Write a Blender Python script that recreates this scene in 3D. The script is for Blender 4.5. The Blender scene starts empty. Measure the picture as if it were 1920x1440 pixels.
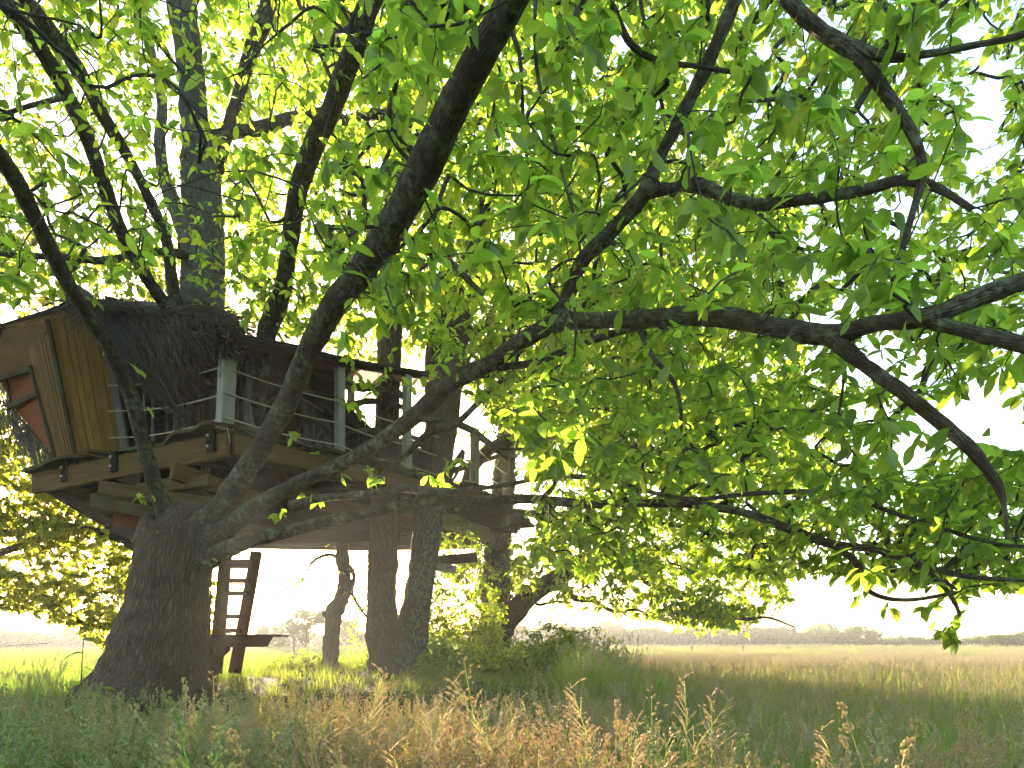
import bpy, bmesh, math, random
import numpy as np
from mathutils import Vector, Matrix, noise as mnoise

S = bpy.context.scene
COL = S.collection
RNG = np.random.default_rng(7)
random.seed(7)
rad = math.radians

# ------------------------------------------------------------------ camera
F, H, HY = 1280.0, 1.5, 1205.0            # focal length in photo pixels, eye height, horizon row
cam_d = bpy.data.cameras.new('camera')
cam = bpy.data.objects.new('camera', cam_d); COL.objects.link(cam)
cam.location = (0, 0, H); cam.rotation_euler = (rad(90), 0, 0)
cam_d.sensor_width = 36; cam_d.lens = 36 * F / 1920
cam_d.shift_y = (HY - 720) / 1920
cam_d.clip_start = 0.05; cam_d.clip_end = 4000
S.camera = cam

# ------------------------------------------------------------------ light
SUN = Vector(((443 - 960) / F, 1.0, (HY - 1135) / F)).normalized()
ELEV = math.asin(SUN.z); AZ = math.atan2(SUN.x, SUN.y)
W = bpy.data.worlds.new('World'); S.world = W; W.use_nodes = True
nt = W.node_tree; nt.nodes.clear()
sky = nt.nodes.new('ShaderNodeTexSky'); sky.sky_type = 'NISHITA'; sky.sun_disc = False
sky.sun_elevation = max(ELEV, rad(2.9)); sky.sun_rotation = AZ
sky.altitude = 0; sky.air_density = .7; sky.dust_density = 3.0; sky.ozone_density = 1.0
bg = nt.nodes.new('ShaderNodeBackground'); bg.inputs['Strength'].default_value = 0.15
wo = nt.nodes.new('ShaderNodeOutputWorld')
nt.links.new(sky.outputs[0], bg.inputs[0]); nt.links.new(bg.outputs[0], wo.inputs[0])
sl = bpy.data.lights.new('sun_lamp', 'SUN'); sl.energy = 3.3; sl.angle = rad(0.6); sl.color = (1.0, 0.84, 0.60)
so = bpy.data.objects.new('sun_lamp', sl); COL.objects.link(so)
so.rotation_euler = SUN.to_track_quat('Z', 'Y').to_euler(); so.location = (0, 0, 60)
vs = S.view_settings
vs.view_transform = 'Standard'; vs.look = 'None'; vs.gamma = 1; vs.use_curve_mapping = False
vs.exposure = 3.7
cy = S.cycles
cy.max_bounces = 6; cy.diffuse_bounces = 4; cy.glossy_bounces = 2; cy.transmission_bounces = 4
cy.volume_bounces = 0; cy.transparent_max_bounces = 4; cy.sample_clamp_indirect = 4.0
cy.use_adaptive_sampling = True; cy.adaptive_threshold = 0.02
cy.use_denoising = True
try: cy.denoiser = 'OPENIMAGEDENOISE'
except Exception: pass
cy.caustics_reflective = False; cy.caustics_refractive = False

# ------------------------------------------------------------------ helpers
def P(x, y, Y):
    return np.array(((x - 960) / F * Y, Y, H + (HY - y) / F * Y))
def PX(p): return (p[0] / p[1] * F + 960, HY - (p[2] - H) / p[1] * F)

def tag(o, label=None, cat=None, group=None, kind=None):
    if label: o['label'] = label
    if cat: o['category'] = cat
    if group: o['group'] = group
    if kind: o['kind'] = kind
    return o

def empty(name, loc, label, cat, group=None):
    o = bpy.data.objects.new(name, None); COL.objects.link(o)
    o.location = tuple(loc); o.empty_display_size = .2
    return tag(o, label, cat, group)

def link(name, me, parent=None, mat=None, kind=None):
    o = bpy.data.objects.new(name, me); COL.objects.link(o)
    if mat is not None and len(me.materials) == 0:
        for m in (mat if isinstance(mat, (list, tuple)) else [mat]): me.materials.append(m)
    if parent is not None:
        o.parent = parent
        o.matrix_parent_inverse = Matrix.Translation(-Vector(parent.location))
    if kind: o['kind'] = kind
    return o

def mesh_np(name, V, Fq, smooth=True, attrs=None, mat_idx=None, uv=None):
    """V (n,3); Fq (m,k) faces, all with k corners (a degenerate quad may repeat its last corner)."""
    V = np.asarray(V, np.float32); Fq = np.asarray(Fq, np.int32)
    me = bpy.data.meshes.new(name)
    m, k = Fq.shape
    me.vertices.add(len(V)); me.vertices.foreach_set('co', V.ravel())
    me.loops.add(m * k); me.loops.foreach_set('vertex_index', Fq.ravel())
    me.polygons.add(m); me.polygons.foreach_set('loop_start', np.arange(m, dtype=np.int32) * k)
    try: me.polygons.foreach_set('loop_total', np.full(m, k, np.int32))
    except Exception: pass
    me.polygons.foreach_set('use_smooth', np.full(m, smooth))
    if mat_idx is not None: me.polygons.foreach_set('material_index', np.asarray(mat_idx, np.int32))
    for nm, (typ, dom, arr) in (attrs or {}).items():
        a = me.attributes.new(nm, typ, dom)
        a.data.foreach_set('vector' if typ == 'FLOAT_VECTOR' else 'value', np.asarray(arr, np.float32).ravel())
    if uv is not None:
        l = me.uv_layers.new(name='UVMap')
        l.data.foreach_set('uv', np.asarray(uv, np.float32)[Fq.ravel()].ravel())
    me.update(calc_edges=True)
    return me

def catmull(pts, per=6):
    pts = np.asarray(pts, float)
    if len(pts) < 3:
        t = np.linspace(0, 1, per + 1)[:, None]; return pts[0] * (1 - t) + pts[-1] * t
    q = np.vstack([2 * pts[0] - pts[1], pts, 2 * pts[-1] - pts[-2]])
    out = []
    for i in range(1, len(q) - 2):
        p0, p1, p2, p3 = q[i - 1:i + 3]
        for t in np.linspace(0, 1, per, endpoint=False):
            out.append(.5 * ((2 * p1) + (-p0 + p2) * t + (2 * p0 - 5 * p1 + 4 * p2 - p3) * t * t + (-p0 + 3 * p1 - 3 * p2 + p3) * t ** 3))
    out.append(q[-2]); return np.array(out)

def nz(v, s=1.0, o=0.0):
    return mnoise.noise(Vector((v[0] * s + o, v[1] * s, v[2] * s)))

def tube(path, r, n=10, rough=0.06, flute=0.0, seed=0, knob=0.04, cap=True):
    """path (m,3), r (m,). returns V, F(quads), bark_co"""
    path = np.asarray(path, float); r = np.asarray(r, float); m = len(path)
    T = np.gradient(path, axis=0); T /= np.linalg.norm(T, axis=1)[:, None] + 1e-9
    ref = np.array((0.13, 0.2, 1.0)) if abs(T[0][2]) < .9 else np.array((1.0, .2, 0))
    V = []; B = []; L = 0
    n0 = np.cross(T[0], ref); n0 /= np.linalg.norm(n0)
    a = np.linspace(0, 2 * math.pi, n, endpoint=False)
    for i in range(m):
        n0 = n0 - T[i] * np.dot(n0, T[i]); n0 /= np.linalg.norm(n0)
        b0 = np.cross(T[i], n0)
        if i: L += np.linalg.norm(path[i] - path[i - 1])
        for k in range(n):
            d = n0 * math.cos(a[k]) + b0 * math.sin(a[k])
            rr = r[i]
            if rough:
                q = path[i] + d * rr
                rr *= 1 + rough * 2 * nz(q, 1.3 / max(rr, .04) * .25, seed) + knob * 2 * nz(q, 6, seed + 9)
            if flute: rr *= 1 + flute * math.sin(a[k] * 5 + 1.3 + seed) * (1 if i < m * .3 else .4)
            V.append(path[i] + d * rr)
            B.append((math.cos(a[k]) * r[i], math.sin(a[k]) * r[i], L + seed * 3.1))
    Fq = []
    for i in range(m - 1):
        for k in range(n):
            k2 = (k + 1) % n
            Fq.append((i * n + k, i * n + k2, (i + 1) * n + k2, (i + 1) * n + k))
    if cap:
        c = len(V); V.append(path[-1] + T[-1] * r[-1] * .5); B.append((0, 0, L + seed * 3.1))
        for k in range(n):
            k2 = (k + 1) % n
            Fq.append(((m - 1) * n + k, (m - 1) * n + k2, c, c))
    return V, Fq, B

def clean_tri(V, Fq, *more):
    """split degenerate quads: turns every quad list into triangles"""
    Fq = np.asarray(Fq, np.int64); t1 = Fq[:, :3]; t2 = Fq[:, [0, 2, 3]]
    ok = t2[:, 1] != t2[:, 2]
    return np.vstack([t1, t2[ok]])

def limb_data(pts, per=7):
    a = np.array([list(P(x, y, Y)) + [w / 2 / F * Y] for x, y, w, Y in pts])
    c = catmull(a, per); c[:, 3] = np.maximum(c[:, 3], .003)
    return c[:, :3], c[:, 3]

def limb(name, pts, parent, mat, n=12, per=7, seed=0, rough=.07, flute=0, knob=.04):
    path, r = limb_data(pts, per)
    V, Fq, B = tube(path, r, n, rough, flute, seed, knob)
    me = mesh_np(name, V, clean_tri(V, Fq), attrs={'bark_co': ('FLOAT_VECTOR', 'POINT', B)})
    o = link(name, me, parent, mat)
    return path, r

# ------------------------------------------------------------------ materials
def new_mat(name):
    m = bpy.data.materials.new(name); m.use_nodes = True
    n = m.node_tree.nodes; n.clear()
    o = n.new('ShaderNodeOutputMaterial')
    return m, m.node_tree, o
def N(nt, typ, **kw):
    n = nt.nodes.new(typ)
    for k, v in kw.items():
        if k in n.inputs: n.inputs[k].default_value = v
        else: setattr(n, k, v)
    return n
def ramp(nt, fac, stops, interp='LINEAR'):
    r = nt.nodes.new('ShaderNodeValToRGB'); r.color_ramp.interpolation = interp
    e = r.color_ramp.elements
    while len(e) < len(stops): e.new(.5)
    for i, (p, c) in enumerate(stops):
        e[i].position = p; e[i].color = (*c, 1) if len(c) == 3 else c
    nt.links.new(fac, r.inputs[0]); return r.outputs[0]
def mix(nt, f, a, b, mode='MIX'):
    m = nt.nodes.new('ShaderNodeMix'); m.data_type = 'RGBA'; m.blend_type = mode
    for s, v in ((m.inputs[0], f), (m.inputs[6], a), (m.inputs[7], b)):
        if hasattr(v, 'is_linked') or hasattr(v, 'links'): nt.links.new(v, s)
        else: s.default_value = v if not isinstance(v, tuple) else ((*v, 1) if len(v) == 3 else v)
    return m.outputs[2]

def bark_mat(name, dark, light, lichen, amount=.45, groove=7.0, rough_bump=.6):
    m, nt, out = new_mat(name); L = nt.links
    at = N(nt, 'ShaderNodeAttribute', attribute_name='bark_co')
    mp = N(nt, 'ShaderNodeMapping'); mp.inputs['Scale'].default_value = (groove, groove, groove * .16)
    L.new(at.outputs['Vector'], mp.inputs[0])
    dn = N(nt, 'ShaderNodeTexNoise', Scale=1.6, Detail=3.0); L.new(mp.outputs[0], dn.inputs['Vector'])
    add = N(nt, 'ShaderNodeVectorMath', operation='MULTIPLY_ADD')
    L.new(dn.outputs['Color'], add.inputs[0]); add.inputs[1].default_value = (.9, .9, .9); L.new(mp.outputs[0], add.inputs[2])
    vo = N(nt, 'ShaderNodeTexVoronoi', feature='DISTANCE_TO_EDGE', Scale=3.2); L.new(add.outputs[0], vo.inputs['Vector'])
    gr = ramp(nt, vo.outputs['Distance'], [(0, (0, 0, 0)), (.32, (1, 1, 1))])
    fine = N(nt, 'ShaderNodeTexNoise', Scale=9.0, Detail=6.0, Roughness=.7); L.new(add.outputs[0], fine.inputs['Vector'])
    base = mix(nt, gr, dark, light)
    base = mix(nt, fine.outputs[0], base, (*[c * 1.6 for c in light],), 'MIX')
    base = mix(nt, .5, base, mix(nt, gr, dark, light))
    geo = N(nt, 'ShaderNodeNewGeometry')
    ln = N(nt, 'ShaderNodeTexNoise', Scale=3.1, Detail=7.0, Roughness=.72); L.new(geo.outputs['Position'], ln.inputs['Vector'])
    lm = ramp(nt, ln.outputs[0], [(.6 - amount * .25, (0, 0, 0)), (.68, (1, 1, 1))])
    ln2 = N(nt, 'ShaderNodeTexNoise', Scale=16.0, Detail=4.0); L.new(geo.outputs['Position'], ln2.inputs['Vector'])
    lm2 = ramp(nt, ln2.outputs[0], [(.40, (.0, .0, .0)), (.62, (1, 1, 1))])
    mm = N(nt, 'ShaderNodeMath', operation='MULTIPLY'); L.new(lm, mm.inputs[0]); L.new(lm2, mm.inputs[1])
    m3 = N(nt, 'ShaderNodeMath', operation='MULTIPLY'); L.new(mm.outputs[0], m3.inputs[0]); m3.inputs[1].default_value = amount * 1.6; m3.use_clamp = True
    colr = mix(nt, m3.outputs[0], base, lichen)
    b = N(nt, 'ShaderNodeBsdfPrincipled', Roughness=.9); b.inputs['Specular IOR Level'].default_value = .25
    L.new(colr, b.inputs['Base Color'])
    hsum = N(nt, 'ShaderNodeMath', operation='MULTIPLY_ADD'); L.new(fine.outputs[0], hsum.inputs[0]); hsum.inputs[1].default_value = .5; L.new(gr, hsum.inputs[2])
    bp = N(nt, 'ShaderNodeBump', Strength=rough_bump, Distance=.03); L.new(hsum.outputs[0], bp.inputs['Height']); L.new(bp.outputs[0], b.inputs['Normal'])
    L.new(b.outputs[0], out.inputs[0]); return m

def leaf_mat(name, refl, trans, yellow, var=.35, veins=True, gloss=.05, trans_f=.55):
    m, nt, out = new_mat(name); L = nt.links
    at = N(nt, 'ShaderNodeAttribute', attribute_name='tint')
    oi = N(nt, 'ShaderNodeObjectInfo')
    ad = N(nt, 'ShaderNodeMath', operation='ADD'); L.new(at.outputs['Fac'], ad.inputs[0]); L.new(oi.outputs['Random'], ad.inputs[1])
    fr = N(nt, 'ShaderNodeMath', operation='FRACT'); L.new(ad.outputs[0], fr.inputs[0])
    geo = N(nt, 'ShaderNodeNewGeometry')
    bn = N(nt, 'ShaderNodeTexNoise', Scale=.9, Detail=2.0); L.new(geo.outputs['Position'], bn.inputs['Vector'])
    yf = ramp(nt, fr.outputs[0], [(0, (0, 0, 0)), (.75, (.25, .25, .25)), (1, (1, 1, 1))])
    hv = N(nt, 'ShaderNodeHueSaturation')
    vr = N(nt, 'ShaderNodeMapRange'); vr.inputs['To Min'].default_value = 1 - var; vr.inputs['To Max'].default_value = 1 + var
    mulb = N(nt, 'ShaderNodeMath', operation='MULTIPLY'); L.new(fr.outputs[0], mulb.inputs[0]); mulb.inputs[1].default_value = 7.3
    fr2 = N(nt, 'ShaderNodeMath', operation='FRACT'); L.new(mulb.outputs[0], fr2.inputs[0])
    L.new(fr2.outputs[0], vr.inputs[0])
    tcol = mix(nt, yf, trans, yellow)
    if veins:
        uv = N(nt, 'ShaderNodeUVMap'); sep = N(nt, 'ShaderNodeSeparateXYZ'); L.new(uv.outputs[0], sep.inputs[0])
        ab = N(nt, 'ShaderNodeMath', operation='SUBTRACT'); L.new(sep.outputs[1], ab.inputs[0]); ab.inputs[1].default_value = .5
        a2 = N(nt, 'ShaderNodeMath', operation='ABSOLUTE'); L.new(ab.outputs[0], a2.inputs[0])
        k = N(nt, 'ShaderNodeMath', operation='MULTIPLY_ADD'); L.new(a2.outputs[0], k.inputs[0]); k.inputs[1].default_value = -.55; L.new(sep.outputs[0], k.inputs[2])
        w = N(nt, 'ShaderNodeMath', operation='MULTIPLY'); L.new(k.outputs[0], w.inputs[0]); w.inputs[1].default_value = 2 * math.pi * 15
        sn = N(nt, 'ShaderNodeMath', operation='SINE'); L.new(w.outputs[0], sn.inputs[0])
        vn = ramp(nt, sn.outputs[0], [(.0, (1, 1, 1)), (.75, (1, 1, 1)), (1, (.66, .7, .5))])
        mid = ramp(nt, a2.outputs[0], [(.0, (1.0, 1.0, .6)), (.035, (1, 1, 1))])
        tcol = mix(nt, 1.0, tcol, vn, 'MULTIPLY')
    L.new(tcol, hv.inputs['Color']); L.new(vr.outputs[0], hv.inputs['Value'])
    d = N(nt, 'ShaderNodeBsdfDiffuse', Roughness=.5)
    rc = mix(nt, yf, refl, tuple(.6 * a + .25 * b for a, b in zip(refl, yellow)))
    L.new(rc, d.inputs[0])
    t = N(nt, 'ShaderNodeBsdfTranslucent'); L.new(hv.outputs[0], t.inputs[0])
    ms = N(nt, 'ShaderNodeMixShader', Fac=trans_f); L.new(d.outputs[0], ms.inputs[1]); L.new(t.outputs[0], ms.inputs[2])
    g = N(nt, 'ShaderNodeBsdfGlossy', Roughness=.38); g.inputs[0].default_value = (.8, .9, .8, 1)
    ms2 = N(nt, 'ShaderNodeMixShader', Fac=gloss * .6); L.new(ms.outputs[0], ms2.inputs[1]); L.new(g.outputs[0], ms2.inputs[2])
    L.new(ms2.outputs[0], out.inputs[0]); return m

def wood_mat(name, c1, c2, grain=1.0, stain=(.05, .04, .02), stain_amt=.4, moss=None):
    m, nt, out = new_mat(name); L = nt.links
    tc = N(nt, 'ShaderNodeTexCoord'); oi = N(nt, 'ShaderNodeObjectInfo')
    of = N(nt, 'ShaderNodeVectorMath', operation='SCALE'); cmb = N(nt, 'ShaderNodeCombineXYZ')
    L.new(oi.outputs['Random'], cmb.inputs[0]); L.new(oi.outputs['Random'], cmb.inputs[1])
    L.new(cmb.outputs[0], of.inputs[0]); of.inputs['Scale'].default_value = 37.0
    ad = N(nt, 'ShaderNodeVectorMath', operation='ADD'); L.new(tc.outputs['Object'], ad.inputs[0]); L.new(of.outputs[0], ad.inputs[1])
    mp = N(nt, 'ShaderNodeMapping'); mp.inputs['Scale'].default_value = (.9, 16, 16); L.new(ad.outputs[0], mp.inputs[0])
    n1 = N(nt, 'ShaderNodeTexNoise', Scale=1.6, Detail=5.0, Roughness=.6, Distortion=.8); L.new(mp.outputs[0], n1.inputs['Vector'])
    col = mix(nt, ramp(nt, n1.outputs[0], [(.3, (0, 0, 0)), (.7, (1, 1, 1))]), c1, c2)
    n2 = N(nt, 'ShaderNodeTexNoise', Scale=2.2, Detail=5.0); L.new(ad.outputs[0], n2.inputs['Vector'])
    sf = ramp(nt, n2.outputs[0], [(.45, (0, 0, 0)), (.72, (stain_amt,) * 3)])
    col = mix(nt, sf, col, stain)
    if moss:
        n3 = N(nt, 'ShaderNodeTexNoise', Scale=1.1, Detail=6.0); L.new(ad.outputs[0], n3.inputs['Vector'])
        col = mix(nt, ramp(nt, n3.outputs[0], [(.45, (0, 0, 0)), (.62, (.6, .6, .6))]), col, moss)
    vr = N(nt, 'ShaderNodeMapRange'); vr.inputs['To Min'].default_value = .72; vr.inputs['To Max'].default_value = 1.2
    L.new(oi.outputs['Random'], vr.inputs[0])
    hs = N(nt, 'ShaderNodeHueSaturation'); L.new(col, hs.inputs['Color']); L.new(vr.outputs[0], hs.inputs['Value'])
    b = N(nt, 'ShaderNodeBsdfPrincipled', Roughness=.85); b.inputs['Specular IOR Level'].default_value = .1
    L.new(hs.outputs[0], b.inputs['Base Color'])
    bp = N(nt, 'ShaderNodeBump', Strength=.45, Distance=.008); L.new(n1.outputs[0], bp.inputs['Height']); L.new(bp.outputs[0], b.inputs['Normal'])
    L.new(b.outputs[0], out.inputs[0]); return m

def plain_mat(name, c, rough=.7, var=.2, scale=20, metal=0.0, trans=None):
    m, nt, out = new_mat(name); L = nt.links
    geo = N(nt, 'ShaderNodeNewGeometry')
    n1 = N(nt, 'ShaderNodeTexNoise', Scale=float(scale), Detail=4.0); L.new(geo.outputs['Position'], n1.inputs['Vector'])
    col = mix(nt, n1.outputs[0], tuple(v * (1 - var) for v in c), tuple(v * (1 + var) for v in c))
    b = N(nt, 'ShaderNodeBsdfPrincipled', Roughness=rough, Metallic=metal); L.new(col, b.inputs['Base Color'])
    if trans:
        t = N(nt, 'ShaderNodeBsdfTranslucent'); t.inputs[0].default_value = (*trans, 1)
        ms = N(nt, 'ShaderNodeMixShader', Fac=.5); L.new(b.outputs[0], ms.inputs[1]); L.new(t.outputs[0], ms.inputs[2]); L.new(ms.outputs[0], out.inputs[0])
    else: L.new(b.outputs[0], out.inputs[0])
    return m

def blade_mat(name, stops, tstops, f=.5):
    m, nt, out = new_mat(name); L = nt.links
    oi = N(nt, 'ShaderNodeObjectInfo'); at = N(nt, 'ShaderNodeAttribute', attribute_name='tint')
    geo = N(nt, 'ShaderNodeNewGeometry')
    big = N(nt, 'ShaderNodeTexNoise', Scale=.55, Detail=3.0); L.new(geo.outputs['Position'], big.inputs['Vector'])
    a = N(nt, 'ShaderNodeMath', operation='MULTIPLY_ADD'); L.new(oi.outputs['Random'], a.inputs[0]); a.inputs[1].default_value = .35; L.new(at.outputs['Fac'], a.inputs[2])
    c = N(nt, 'ShaderNodeMath', operation='MULTIPLY_ADD'); L.new(big.outputs[0], c.inputs[0]); c.inputs[1].default_value = 1.1; L.new(a.outputs[0], c.inputs[2])
    d2 = N(nt, 'ShaderNodeMath', operation='MULTIPLY'); L.new(c.outputs[0], d2.inputs[0]); d2.inputs[1].default_value = .5
    d = N(nt, 'ShaderNodeBsdfDiffuse'); L.new(ramp(nt, d2.outputs[0], stops), d.inputs[0])
    t = N(nt, 'ShaderNodeBsdfTranslucent'); L.new(ramp(nt, d2.outputs[0], tstops), t.inputs[0])
    ms = N(nt, 'ShaderNodeMixShader', Fac=f); L.new(d.outputs[0], ms.inputs[1]); L.new(t.outputs[0], ms.inputs[2])
    g = N(nt, 'ShaderNodeBsdfGlossy', Roughness=.5); ms2 = N(nt, 'ShaderNodeMixShader', Fac=.04)
    L.new(ms.outputs[0], ms2.inputs[1]); L.new(g.outputs[0], ms2.inputs[2]); L.new(ms2.outputs[0], out.inputs[0]); return m

M = {}
M['bark'] = bark_mat('bark', (.024, .014, .007), (.125, .080, .045), (.12, .13, .07), .3, 7, .9)
M['bark_limb'] = bark_mat('bark_limb', (.016, .010, .005), (.070, .046, .026), (.16, .18, .10), .75, 13, .6)
M['bark_pale'] = bark_mat('bark_pale', (.035, .030, .022), (.12, .105, .08), (.16, .2, .15), .6, 10, .5)
M['bark_oak'] = bark_mat('bark_oak', (.024, .015, .008), (.10, .068, .040), (.11, .13, .06), .35, 8, .7)
M['twig'] = plain_mat('twig', (.035, .025, .017), .85)
M['leaf'] = leaf_mat('leaf', (.06, .12, .008), (.42, .68, .05), (.66, .72, .06), trans_f=.70)
M['leaf_mid'] = leaf_mat('leaf_mid', (.06, .12, .008), (.42, .67, .05), (.68, .72, .06), veins=False, trans_f=.70)
M['leaf_far'] = leaf_mat('leaf_far', (.055, .11, .012), (.40, .60, .05), (.72, .64, .07), veins=False, trans_f=.66)  # extra yellow puts the gold of grazing sun into the leaf colour
M['leaf_left'] = leaf_mat('leaf_left', (.045, .08, .012), (.44, .54, .04), (.74, .60, .05), veins=False, trans_f=.64)
M['ivy'] = leaf_mat('ivy', (.035, .07, .018), (.05, .12, .012), (.16, .18, .02), veins=False, gloss=.14, trans_f=.35)
M['bush'] = leaf_mat('bush', (.07, .14, .015), (.30, .48, .02), (.58, .54, .03), veins=False)
M['blade'] = blade_mat('blade', [(.25, (.12, .21, .02)), (.55, (.20, .29, .04)), (.9, (.36, .35, .10))],
                       [(.25, (.27, .52, .03)), (.55, (.40, .62, .05)), (.9, (.62, .66, .14))])
M['blade_low'] = blade_mat('blade_low', [(.2, (.08, .15, .015)), (.9, (.17, .19, .03))], [(.2, (.22, .40, .03)), (.9, (.46, .46, .06))])
M['seed'] = blade_mat('seed', [(.2, (.36, .34, .12)), (.55, (.46, .37, .13)), (.9, (.50, .36, .17))],
                      [(.2, (.46, .44, .18)), (.55, (.60, .48, .23)), (.9, (.66, .48, .28))])
M['seed_far'] = blade_mat('seed_far', [(.2, (.48, .42, .30)), (.9, (.62, .50, .40))], [(.2, (.54, .47, .30)), (.9, (.68, .54, .40))])
M['seed_green'] = blade_mat('seed_green', [(.2, (.27, .30, .09)), (.9, (.42, .38, .16))], [(.2, (.38, .42, .10)), (.9, (.52, .48, .17))])
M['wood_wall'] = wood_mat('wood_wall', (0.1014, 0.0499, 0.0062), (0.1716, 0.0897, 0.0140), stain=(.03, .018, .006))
M['wood_deck'] = wood_mat('wood_deck', (0.0340, 0.0195, 0.0059), (0.0680, 0.0408, 0.0145), moss=(.06, .085, .03))
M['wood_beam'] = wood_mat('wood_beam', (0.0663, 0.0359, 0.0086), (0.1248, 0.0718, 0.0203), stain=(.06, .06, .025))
M['wood_moss'] = wood_mat('wood_moss', (0.144, 0.144, 0.060), (0.228, 0.216, 0.108), moss=(.14, .22, .05))
M['wood_post'] = wood_mat('wood_post', (0.2448, 0.2244, 0.1768), (0.3536, 0.3332, 0.2720), stain=(.2, .17, .12))
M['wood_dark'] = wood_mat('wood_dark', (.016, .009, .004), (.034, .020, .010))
M['wood_red'] = wood_mat('wood_red', (.070, .028, .010), (.13, .054, .020))
M['wood_orange'] = wood_mat('wood_orange', (0.1190, 0.0306, 0.0017), (0.1615, 0.0442, 0.0026), stain_amt=.2)
M['wood_grey'] = wood_mat('wood_grey', (.085, .07, .062), (.15, .125, .11))
M['wood_purple'] = wood_mat('wood_purple', (.10, .085, .10), (.17, .145, .165))
M['felt'] = plain_mat('felt', (.022, .016, .011), .95)
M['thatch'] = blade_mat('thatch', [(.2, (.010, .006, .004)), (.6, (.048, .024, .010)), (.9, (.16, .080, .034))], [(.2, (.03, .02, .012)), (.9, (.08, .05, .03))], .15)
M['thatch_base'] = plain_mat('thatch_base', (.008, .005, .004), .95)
M['rope'] = plain_mat('rope', (.36, .31, .20), .85)
M['wire'] = plain_mat('wire', (.03, .03, .03), .5, metal=.6)
M['metal'] = plain_mat('metal', (.22, .22, .22), .35, metal=.9)
M['tape'] = plain_mat('tape', (.8, .8, .78), .6)
M['post_grey'] = plain_mat('post_grey', (.14, .12, .10), .9)
M['soil'] = plain_mat('soil', (.045, .032, .02), 1.0, .5, 6)

# ground material
def ground_mat():
    m, nt, out = new_mat('ground'); L = nt.links
    geo = N(nt, 'ShaderNodeNewGeometry')
    n1 = N(nt, 'ShaderNodeTexNoise', Scale=.35, Detail=8.0, Roughness=.65); L.new(geo.outputs['Position'], n1.inputs['Vector'])
    n2 = N(nt, 'ShaderNodeTexNoise', Scale=9.0, Detail=6.0); L.new(geo.outputs['Position'], n2.inputs['Vector'])
    c = ramp(nt, n1.outputs[0], [(.35, (.05, .09, .022)), (.5, (.085, .12, .035)), (.65, (.15, .15, .07))])
    c = mix(nt, ramp(nt, n2.outputs[0], [(.4, (0, 0, 0)), (.6, (.6, .6, .6))]), c, (.04, .05, .018))
    at = N(nt, 'ShaderNodeAttribute', attribute_name='bare')
    c = mix(nt, at.outputs['Fac'], c, mix(nt, n2.outputs[0], (.03, .022, .014), (.09, .065, .04)))
    b = N(nt, 'ShaderNodeBsdfPrincipled', Roughness=1.0); L.new(c, b.inputs['Base Color']); b.inputs['Specular IOR Level'].default_value = .1
    bp = N(nt, 'ShaderNodeBump', Strength=.8, Distance=.06); L.new(n2.outputs[0], bp.inputs['Height']); L.new(bp.outputs[0], b.inputs['Normal'])
    L.new(b.outputs[0], out.inputs[0]); return m
M['ground'] = ground_mat()

# ------------------------------------------------------------------ ground
def sst(a, b, x):
    t = np.clip((x - a) / (b - a), 0, 1); return t * t * (3 - 2 * t)
def gz(x, y):
    x = np.asarray(x, float); y = np.asarray(y, float)
    b = .80 * sst(-8.0, -5.4, x) * (1 - sst(.6, 3.2, x)) * sst(8.1, 9.9, y + .25 * np.sin(x * 1.7)) * (1 - sst(20, 23.5, y))
    b2 = .12 * np.exp(-((x - .9) / 1.5) ** 2 - ((y - 13.2) / 1.8) ** 2)
    und = .05 * np.sin(x * .9 + 1) * np.cos(y * .7) + .03 * np.sin(x * 2.3 + y * 1.9) + .25 * np.sin(x * .031 + .6) * sst(30, 90, y)
    return b + b2 + und * sst(-1, 3, y)
def build_ground():
    g1 = np.concatenate([-np.geomspace(14, 235, 30)[::-1], np.linspace(-13.5, 13.5, 136), np.geomspace(14, 235, 30)])
    g2 = np.concatenate([-np.geomspace(3.5, 18, 8)[::-1], np.linspace(-3, 26, 146), np.geomspace(26.5, 250, 40)])
    X, Y = np.meshgrid(g1, g2); Z = gz(X, Y)
    Z = Z + .02 * np.sin(X * 7.1 + Y * 3.3) * (np.abs(X) < 14) * (Y < 26)
    V = np.stack([X, Y, Z], -1).reshape(-1, 3)
    ny, nx = X.shape; i = np.arange(ny - 1)[:, None] * nx + np.arange(nx - 1)[None]
    Fq = np.stack([i, i + 1, i + 1 + nx, i + nx], -1).reshape(-1, 4)
    bare = (sst(-7.2, -6, X) * (1 - sst(-2.2, -.8, X)) * sst(8.4, 9.6, Y) * (1 - sst(18.5, 20.5, Y))).reshape(-1) * .9
    me = mesh_np('ground', V, Fq, attrs={'bare': ('FLOAT', 'POINT', bare)})
    tag(link('meadow_ground', me, None, M['ground']), 'uneven meadow ground rising to a low earth bank under the trees', kind='structure')
build_ground()

# haze
def build_haze():
    me = bpy.data.meshes.new('haze'); bm = bmesh.new(); bmesh.ops.create_cube(bm, size=1)
    bmesh.ops.scale(bm, vec=(480, 272, 27), verts=bm.verts); bmesh.ops.translate(bm, vec=(0, 116, 12), verts=bm.verts)
    bm.to_mesh(me); bm.free()
    m, nt, out = new_mat('haze'); v = N(nt, 'ShaderNodeVolumePrincipled', Density=HAZE, Anisotropy=.38)
    v.inputs['Color'].default_value = (.97, .98, 1, 1)
    nt.links.new(v.outputs[0], out.inputs['Volume'])
    tag(link('haze', me, None, m), 'pale morning mist over the meadow', kind='stuff')
HAZE = .0012
if HAZE: build_haze()

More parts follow.
